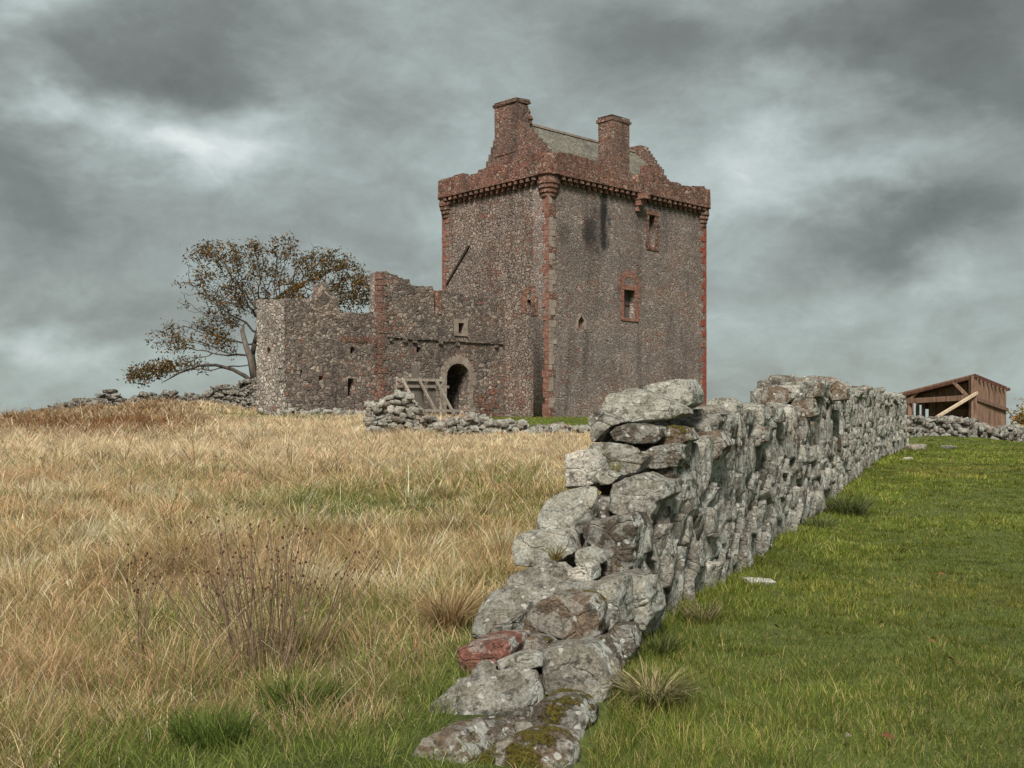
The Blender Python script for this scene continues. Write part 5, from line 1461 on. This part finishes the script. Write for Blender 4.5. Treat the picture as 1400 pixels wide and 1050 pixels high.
# ------------------------------------------------------------------ timber shelter beyond the wall
def build_shelter():
    A = lambda px, py, Y: at(px, py, Y)
    Yl, Yc, Yr = 47.0, 44.0, 46.6
    root = empty('timber_shelter', A(1300, 603, 44)); tag(root, 'brown open fronted timber shelter with a sloping roof beside the far end of the wall', 'shelter')
    base = 612
    def b(name, p, q, w, t, m=M_WOOD, up=(0, 0, 1)): return MB().bar(p, q, w, t, up).build(name, m, root)
    # front frame
    b('post', A(1231, base, Yl), A(1231, 541, Yl), 0.22, 0.22); b('post', A(1243, base, Yl - 0.3), A(1243, 541, Yl - 0.3), 0.18, 0.18)
    b('post', A(1330, base, Yc), A(1330, 514, Yc), 0.24, 0.24)
    b('beam', A(1238, 548.5, Yl - 0.2), A(1326, 543.5, Yc + 0.1), 0.14, 0.22); 
    b('beam', A(1229, 540.5, Yl + 0.05), A(1332, 514.5, Yc - 0.05), 0.14, 0.18)
    b('brace', A(1304, 522.5, Yc + 0.7), A(1322, 541, Yc + 0.2), 0.08, 0.12); b('brace', A(1240, 550, Yl - 0.3), A(1256, 535, Yl - 0.8), 0.08, 0.12)
    # gable boards under the roof, set behind the front beam
    f = MB()
    for k in range(12):
        t0 = 0.18 + 0.82 * k / 12; t1 = t0 + 0.82 / 12 * 0.92
        def pt(t, low): 
            px = 1231 + 99 * t; Y = Yl + (Yc - Yl) * t + 0.5
            return A(px, (548 - 5 * t) if low else (542 - 26 * t), Y)
        a0, a1, c0, c1 = pt(t0, 1), pt(t1, 1), pt(t0, 0), pt(t1, 0)
        dv = Vector((0.5, 0.85, 0)).normalized() * 0.04
        vs = [f.bm.verts.new(p) for p in (a0, a1, c1, c0, a0 + dv, a1 + dv, c1 + dv, c0 + dv)]
        for q in ((0, 1, 2, 3), (7, 6, 5, 4), (0, 4, 5, 1), (1, 5, 6, 2), (2, 6, 7, 3), (3, 7, 4, 0)): f.bm.faces.new([vs[i] for i in q])
    f.build('gable_boards', M_WOOD, root)
    # side wall of upright boards stepping down the slope
    n = 12
    for k in range(n):
        t = (k + 0.5) / n; px = 1332.5 + 42.5 * t; Y = Yc + (Yr - Yc) * t
        b('board', A(px, base + 2 + 7 * t, Y), A(px, 515.5 + 15.5 * t, Y), 0.285, 0.05, M_WOOD, up=(0.71, -0.70, 0))
    dv = Vector((0.75, -0.6, 0)) * 0.10
    b('rail', A(1330, 545, Yc) + dv, A(1375, 560.5, Yr) + dv, 0.06, 0.14); b('rail', A(1352, 582.5, Yc + 1.2) + dv, A(1376, 589, Yr) + dv, 0.06, 0.14)
    # back wall boards (gaps stay open to the sky)
    back = Vector((1.9, 2.9, 0))
    for px in (1246.5, 1254.5, 1262.5, 1274, 1280, 1286, 1292, 1298, 1304, 1310, 1316, 1322):
        t = (px - 1231) / 99; Y = Yl + (Yc - Yl) * t + 2.4
        b('board', A(px, base, Y), A(px, 545, Y), 0.17 if px < 1270 else 0.31, 0.05, M_WOOD, up=(0.84, 0.545, 0))
    b('rail', A(1246, 573, Yl + 2.2), A(1325, 573, Yc + 2.2), 0.08, 0.16, M_WOODD); b('rail', A(1264, 557, Yl + 1.8), A(1326, 557, Yc + 2.2), 0.08, 0.16, M_WOODD)
    # roof of corrugated boards
    c00, c10 = A(1228, 540, Yl), A(1333, 512.5, Yc - 0.1)
    e = A(1377, 530.5, Yr) - A(1333, 512.5, Yc - 0.1)
    f = MB(); f2 = MB()
    for k in range(9):
        a = c00 + e * (k / 8); c = c10 + e * (k / 8)
        f2.bar(a + Vector((0, 0, -0.07)), c + (c - a).normalized() * 0.12 + Vector((0, 0, -0.07)), 0.10, 0.12)
    f.bm.faces.new([f.bm.verts.new(p) for p in (c00, c10, c10 + e, c00 + e)])
    r = bmesh.ops.extrude_face_region(f.bm, geom=list(f.bm.faces))
    for v in r['geom']:
        if isinstance(v, bmesh.types.BMVert): v.co.z += 0.05
    f.build('roof', M_WOODD, root); f2.build('rafters', M_WOODD, root)
    b('prop', A(1273, 575, 42.6), A(1336, 537, 43.9), 0.09, 0.11, M_WOODP)['label'] = 'pale new timber prop across the front'
    b('prop', A(1375, 558, Yr), A(1391, 575, Yr + 0.2), 0.06, 0.07, M_WOODG)
    local_parts(root)


build_shelter()

# ------------------------------------------------------------------ tree
def leaves_mesh(P, size, palette, droop=None):
    n = len(P)
    a = rng.normal(size=(n, 3)); a /= np.linalg.norm(a, axis=1, keepdims=True)
    b = rng.normal(size=(n, 3)); b -= (b * a).sum(1, keepdims=True) * a; b /= np.linalg.norm(b, axis=1, keepdims=True)
    s = size * rng.uniform(0.6, 1.4, (n, 1))
    V = np.stack([P - a * s, P + b * s * 0.38 - a * s * 0.1, P + a * s, P - b * s * 0.38 - a * s * 0.1], 1).reshape(-1, 3)
    f = np.arange(n * 4).reshape(n, 4)
    c = np.repeat(palette[rng.integers(0, len(palette), n)] * rng.uniform(0.7, 1.3, (n, 1)), 4, 0)
    return mesh_np('leaves', V, faces4=f, color=c)


def grow(root_pts, att, step=0.30, infl=3.2, kill=0.42, iters=150, bias=(0, 0, 0)):
    N = [np.array(p, float) for p in root_pts]; par = [-1] + list(range(len(N) - 1))
    att = att.copy(); bias = np.array(bias)
    for _ in range(iters):
        if not len(att): break
        A = np.array(N); D = np.linalg.norm(att[:, None] - A[None], axis=2); j = D.argmin(1); dm = D.min(1)
        if _ > 25: act = dm < infl
        else: act = dm < infl * 2.5
        if not act.any(): break
        new = []
        for k in np.unique(j[act]):
            q = att[act & (j == k)] - N[k]; q /= np.linalg.norm(q, axis=1, keepdims=True)
            d = q.mean(0) + bias + rng.normal(0, 0.16, 3); d /= np.linalg.norm(d) + 1e-9
            new.append((N[k] + d * step, k))
        for p, k in new: N.append(p); par.append(k)
        A = np.array([p for p, _k in new]); att = att[np.linalg.norm(att[:, None] - A[None], axis=2).min(1) > kill]
    return np.array(N), np.array(par)


def build_tree():
    Yt = 61.0
    lobes = [(300, 372, 45, 48), (345, 372, 50, 46), (400, 368, 60, 46), (450, 378, 50, 44), (490, 395, 28, 40), (270, 405, 28, 30), (330, 415, 60, 26), (420, 420, 70, 28),
             (232, 462, 34, 20), (285, 470, 50, 20), (262, 448, 30, 14), (205, 508, 32, 14), (186, 520, 20, 8), (250, 500, 40, 12), (300, 440, 40, 16)]
    wt = np.array([a[2] * a[3] for a in lobes], float); wt /= wt.sum()
    att = []
    for i in rng.choice(len(lobes), 2200, p=wt):
        px, py, rx, ry = lobes[i]
        while True:
            q = rng.uniform(-1, 1, 3)
            if 0.08 < (q ** 2).sum() < 1: break
        p = at(px + q[0] * rx, py + q[1] * ry, Yt); p.y += q[2] * (rx + 20) / F * Yt * 0.9
        att.append(p)
    att = np.array(att)
    b = at(356, 560, Yt)
    base = np.array([b.x, b.y, gz1(b.x, b.y) - 0.2])
    trunk = [base, base + (0.0, 0, 0.6), np.array(at(352, 520, Yt)), np.array(at(347, 500, Yt)), np.array(at(345, 485, Yt)), np.array(at(348, 470, Yt)), np.array(at(352, 455, Yt)), np.array(at(356, 440, Yt))]
    N, par = grow(trunk, att, bias=(-0.10, 0, 0.02))
    nch = np.zeros(len(N), int); w = np.ones(len(N)) * 0.0
    for i in range(len(N)): 
        if par[i] >= 0: nch[par[i]] += 1
    w[nch == 0] = 1
    for i in range(len(N) - 1, 0, -1): w[par[i]] += w[i]
    rad = 0.014 * np.maximum(w, 1) ** 0.41
    root = empty('tree', tuple(base + (0, 0, 0.2))); tag(root, 'windswept broad tree with thinning rust brown leaves behind the corner block', 'tree')
    thin, thick = MB(), MB()
    for i in range(1, len(N)):
        p = par[i]; r1 = rad[p] if rad[p] < rad[i] * 1.8 else rad[i] * 1.25
        mb = thick if rad[i] > 0.13 else thin
        mb.tube([N[p], N[i]], [r1, rad[i]], 6 if rad[i] > 0.05 else 3)
    thick.build('trunk', M_BARK, root, smooth=True); thin.build('branches', M_BARK, root)
    # bare snag limb that shows against the sky left of the block
    MB().tube([at(349, 522, Yt - 1.5), at(343, 492, Yt - 1.5), at(336, 472, Yt - 1.5), at(331, 452, Yt - 1.5), at(333, 445, Yt - 1.5)], [0.24, 0.19, 0.15, 0.12, 0.06], 7).build('snag_limb', M_BARKP, root, smooth=True)
    MB().tube([at(350, 528, Yt - 1), at(335, 514, Yt - 1), at(318, 505, Yt - 1), at(295, 499, Yt - 1), at(272, 500, Yt - 1), at(245, 510, Yt - 1), at(222, 523, Yt - 1)], [0.16, 0.13, 0.11, 0.09, 0.07, 0.05, 0.02], 6).build('low_limb', M_BARK, root, smooth=True)
    tips = np.where(w < 5)[0]
    dens = np.clip(0.34 + 1.3 * vnoise(N[tips] * 0.7), 0, 1)
    tips = tips[rng.uniform(0, 1, len(tips)) < dens + 0.12]
    P = N[np.repeat(tips, 26)] + rng.normal(0, 0.19, (len(tips) * 26, 3)) + (-0.08, 0, 0.03)
    pal = np.array([[0.11, 0.065, 0.022], [0.17, 0.085, 0.025], [0.085, 0.065, 0.022], [0.07, 0.055, 0.02], [0.24, 0.11, 0.03], [0.055, 0.04, 0.018], [0.12, 0.09, 0.028]])
    link('crown', leaves_mesh(P, 0.092, pal * 1.0), M_LEAF, root)
    local_parts(root)


build_tree()


def build_shrub():
    b = at(1398, 604, 41.5)
    root = empty('shrub', (b.x, b.y, gz1(b.x, b.y))); tag(root, 'orange and green autumn shrub at the end of the shelter dyke', 'shrub')
    n = 1500
    P = np.array(at(1401, 582, 41.5)) + rng.normal(0, 1, (n, 3)) * (0.24, 0.24, 0.32)
    pal = np.array([[0.30, 0.16, 0.03], [0.36, 0.24, 0.05], [0.12, 0.13, 0.03], [0.2, 0.18, 0.04], [0.34, 0.13, 0.03]])
    link('foliage', leaves_mesh(P, 0.07, pal), M_LEAF, root)
    f = MB()
    for k in range(9):
        c = at(1401 + rng.uniform(-9, 9), 572 + rng.uniform(-8, 8), 41.5); f.tube([root.location, (root.location + c) / 2 + Vector((0, 0, 0.1)), c], [0.02, 0.014, 0.006], 4)
    f.build('stems', M_BARK, root); local_parts(root)


build_shrub()

# ------------------------------------------------------------------ dead stems, tussocks, small things on the ground
def dead_plant(px, py, n, spread_px, hpx, label, name='dead_plant', thick=0.0034, heads=3):
    Y = F * EYE / (py - HY)
    for _ in range(6):
        x = (px - CX) / F * Y; Y = F * (EYE - gz1(x, Y)) / (py - HY)
    x = (px - CX) / F * Y; z = gz1(x, Y)
    root = empty(name, (x, Y, z)); tag(root, label, 'plant', 'dead stalks standing in the rough field')
    f, hd = MB(), MB()
    sp = spread_px / F * Y
    for k in range(n):
        h = hpx / F * Y * rng.uniform(0.55, 1.05)
        b0 = Vector((x + rng.normal(0, sp * 0.22), Y + rng.normal(0, 0.13), z - 0.02))
        tip = Vector((x + (b0.x - x) * 2.3 + rng.normal(0, sp * 0.17), Y + rng.normal(0, 0.2), z + h))
        m = (b0 + tip) / 2 + Vector((rng.normal(0, 0.02), rng.normal(0, 0.02), 0.03))
        f.tube([b0, (b0 + m) / 2, m, (m + tip) / 2 + Vector((rng.normal(0, 0.01), 0, 0)), tip], [thick, thick, thick * 0.85, thick * 0.7, thick * 0.4], 4)
        for j in range(rng.integers(1, 4)):
            t = rng.uniform(0.55, 0.95); p = m.lerp(tip, (t - 0.5) * 2); e = p + Vector((rng.normal(0, 0.05), rng.normal(0, 0.05), rng.uniform(0.05, 0.13)))
            f.tube([p, e], [thick * 0.5, thick * 0.3], 3)
            if rng.uniform() < 0.6: hd.lathe(e, [(0.002, -0.006), (0.0075, 0.0), (0.007, 0.006), (0.002, 0.012)], 5)
        for j in range(heads):
            if rng.uniform() < 0.35:
                p = m.lerp(tip, rng.uniform(0.2, 1)); hd.lathe(p + Vector((rng.normal(0, 0.01), rng.normal(0, 0.01), 0)), [(0.0015, -0.004), (0.0045, 0.0), (0.004, 0.005), (0.0015, 0.009)], 4)
    f.build('stems', M_DEAD, root); hd.build('seed_heads', M_WOODD, root)['kind'] = 'stuff'; local_parts(root)


dead_plant(362, 918, 85, 135, 212, 'big clump of tall dead brown stalks with dark seed heads in the foreground field')
dead_plant(188, 905, 9, 34, 150, 'thin group of dark dead stalks left of the big clump')
dead_plant(300, 860, 10, 50, 90, 'short sparse dead stalks behind the left edge of the big clump')


def tussock(px, py, n, rad, H, pal, label, name='grass_tussock', lean=0.75, wd=0.006, Y=None, z=None, group='grass tussocks near the wall'):
    if Y is None:
        Y = F * EYE / (py - HY)
        for _ in range(8):
            x = (px - CX) / F * Y; Y = F * (EYE - gz1(x, Y)) / (py - HY)
        x = (px - CX) / F * Y
    else: x = (px - CX) / F * Y
    zz = gz1(x, Y) if z is None else z
    a = rng.uniform(0, 2 * np.pi, n); r = rad * np.sqrt(rng.uniform(0, 1, n)) * 0.55
    X = x + r * np.cos(a); Yv = Y + r * np.sin(a)
    col = pal[rng.integers(0, len(pal), n)] * rng.uniform(0.7, 1.3, (n, 1))
    V, f4, f3, C = blades(X, Yv, np.clip(rng.normal(H, H * 0.25, n), H * 0.3, None), np.full(n, wd) * rng.uniform(0.7, 1.4, n), a + rng.normal(0, 0.5, n), np.clip(rng.normal(lean, 0.28, n), 0.05, 1.3), col, curl=0.8, Z=np.full(n, zz))
    o = link(name, mesh_np(name, V, f4, f3, C), M_GRASS); tag(o, label, 'grass tussock', group)


STR = np.array([[0.46, 0.33, 0.18], [0.36, 0.24, 0.12], [0.52, 0.41, 0.25], [0.25, 0.16, 0.08]])
PAL2 = np.array([[0.34, 0.28, 0.16], [0.42, 0.35, 0.21], [0.12, 0.13, 0.04], [0.2, 0.17, 0.08], [0.07, 0.09, 0.025]])
DG = np.array([[0.05, 0.07, 0.022], [0.08, 0.10, 0.03], [0.12, 0.14, 0.05], [0.16, 0.16, 0.08]])
tussock(612, 862, 700, 0.22, 0.30, STR, 'straw brown grass tussock at the left foot of the wall end')
tussock(895, 966, 520, 0.20, 0.21, PAL2, 'arching pale bladed grass tussock at the right foot of the wall end', wd=0.007, lean=1.0)
tussock(960, 850, 260, 0.20, 0.15, PAL2, 'low pale grass tussock on the lawn close to the wall')
tussock(905, 895, 240, 0.14, 0.14, DG, 'small dark green tuft at the wall foot above the arching tussock')
tussock(1158, 703, 900, 0.5, 0.26, DG * 1.5, 'dark green bushy tuft growing halfway along the wall foot', wd=0.012)
tussock(1120, 722, 300, 0.35, 0.16, DG * 1.4, 'lower dark tuft just nearer than the bushy tuft at the wall foot', wd=0.012)
tussock(415, 968, 500, 0.34, 0.17, np.array([[0.10, 0.15, 0.032], [0.14, 0.19, 0.045], [0.07, 0.10, 0.024]]), 'dark green flattened tussock in the near grass below the dead stalks')
tussock(290, 1012, 450, 0.32, 0.15, np.array([[0.10, 0.15, 0.032], [0.14, 0.19, 0.045], [0.07, 0.10, 0.024]]), 'dark green tussock at the near edge of the rough field')
tussock(760, 768, 90, 0.07, 0.11, np.array([[0.14, 0.16, 0.04], [0.3, 0.24, 0.1], [0.2, 0.1, 0.04]]), 'small grass tuft sprouting from the pale slab of the wall end', Y=7.6, z=at(760, 765, 7.6).z, wd=0.004, group='grass tufts on the wall')
tussock(842, 640, 60, 0.05, 0.10, np.array([[0.14, 0.16, 0.04], [0.3, 0.24, 0.1]]), 'tiny grass tuft in a joint beside the pale corner block', Y=8.45, z=at(842, 645, 8.45).z, wd=0.004, group='grass tufts on the wall')
tussock(933, 552, 110, 0.09, 0.07, np.array([[0.14, 0.17, 0.03], [0.10, 0.13, 0.03]]), 'green grass cushion on the top slabs of the wall', Y=9.5, z=at(933, 555, 9.5).z, wd=0.004, group='grass tufts on the wall')


def ground_point(px, py):
    Y = 10.0
    for _ in range(30):
        x = (px - CX) / F * Y; Y = 0.5 * Y + 0.5 * F * (EYE - gz1(x, Y)) / (py - HY)
    x = (px - CX) / F * Y
    return x, Y, gz1(x, Y)


def loose_stone(px, py, wpx, hpx, label, tn, moss=0.05):
    x, Y, z = ground_point(px, py)
    S = Stones(); w = wpx / F * Y
    S.add(stone_geo((w, w * 0.8, max(0.05, hpx / F * Y * 1.1)), (0.03, 0.03, 0.3), (x, Y, z + hpx / F * Y * 0.22 + 0.01), n=10, rough=0.08), tn, moss)
    o = S.build('loose_stone'); tag(o, label, 'stone', 'loose stones on the lawn')


loose_stone(1041, 799, 38, 8, 'flat whitish stone sunk in the lawn near the wall foot', (0.55, 0.54, 0.50))
loose_stone(1255, 615, 22, 9, 'brown flat boulder just past the far end of the long wall', (0.24, 0.19, 0.145))
loose_stone(1297, 614, 18, 6, 'low grey stone on the rise between wall end and shelter dyke', (0.22, 0.21, 0.18), 0.3)
loose_stone(1245, 592, 26, 10, 'flat dark slab against the left end of the shelter dyke', (0.15, 0.12, 0.10))
loose_stone(1241, 629, 12, 4, 'tiny pale stone below the brown boulder', (0.4, 0.39, 0.35))


def leaf(px, py, size, col, label, rot):
    x, Y, z = ground_point(px, py)
    f = MB(); n = 5
    pts = [(-1.0, 0.0), (-0.45, 0.5), (0.25, 0.55), (0.7, 0.25), (1.15, 0.0), (0.7, -0.25), (0.25, -0.55), (-0.45, -0.5)]
    M = Matrix.Translation((x, Y, z + 0.065)) @ Euler(rot).to_matrix().to_4x4()
    c = f.bm.verts.new(M @ Vector((0, 0, 0))); r = []
    for a, b in pts: r.append(f.bm.verts.new(M @ Vector((a * size, b * size, 0.25 * size * abs(b) * 2 + rng.uniform(-0.1, 0.1) * size))))
    for i in range(8): f.bm.faces.new((c, r[i], r[(i + 1) % 8]))
    bmesh.ops.solidify(f.bm, geom=f.bm.faces[:], thickness=0.002)
    f.tube([M @ Vector((-1.0 * size, 0, 0)), M @ Vector((-1.6 * size, 0.1 * size, 0.1 * size))], 0.0015, 4)
    m = simple_mat('fallen_leaf', tuple(0.6 * v for v in col), col, 40.0)
    o = f.build('fallen_leaf', m); tag(o, label, 'leaf', 'fallen leaves on the lawn')


leaf(1215, 1027, 0.042, (0.30, 0.13, 0.07), 'largest curled red brown fallen leaf at the near edge of the lawn', (0.5, 0.3, 0.4))
leaf(930, 1011, 0.026, (0.50, 0.24, 0.13), 'orange fallen leaf near the foot of the arching tussock', (0.3, 0.2, 1.2))
leaf(1062, 869, 0.034, (0.24, 0.09, 0.05), 'dark red fallen leaf alone in the middle of the lawn', (0.6, -0.2, 2.0))
leaf(1276, 891, 0.040, (0.36, 0.20, 0.09), 'tan fallen leaf, upper one of the close pair', (0.3, 0.3, 0.2))
leaf(1300, 915, 0.036, (0.34, 0.19, 0.09), 'tan fallen leaf, lower one of the close pair', (0.3, -0.3, 2.6))
leaf(1160, 1024, 0.026, (0.40, 0.35, 0.26), 'greyish fallen leaf left of the largest red brown one', (0.4, 0.1, 0.9))
leaf(1288, 795, 0.045, (0.32, 0.17, 0.09), 'distant brown fallen leaf farther up the lawn', (0.4, 0.2, 0.1))
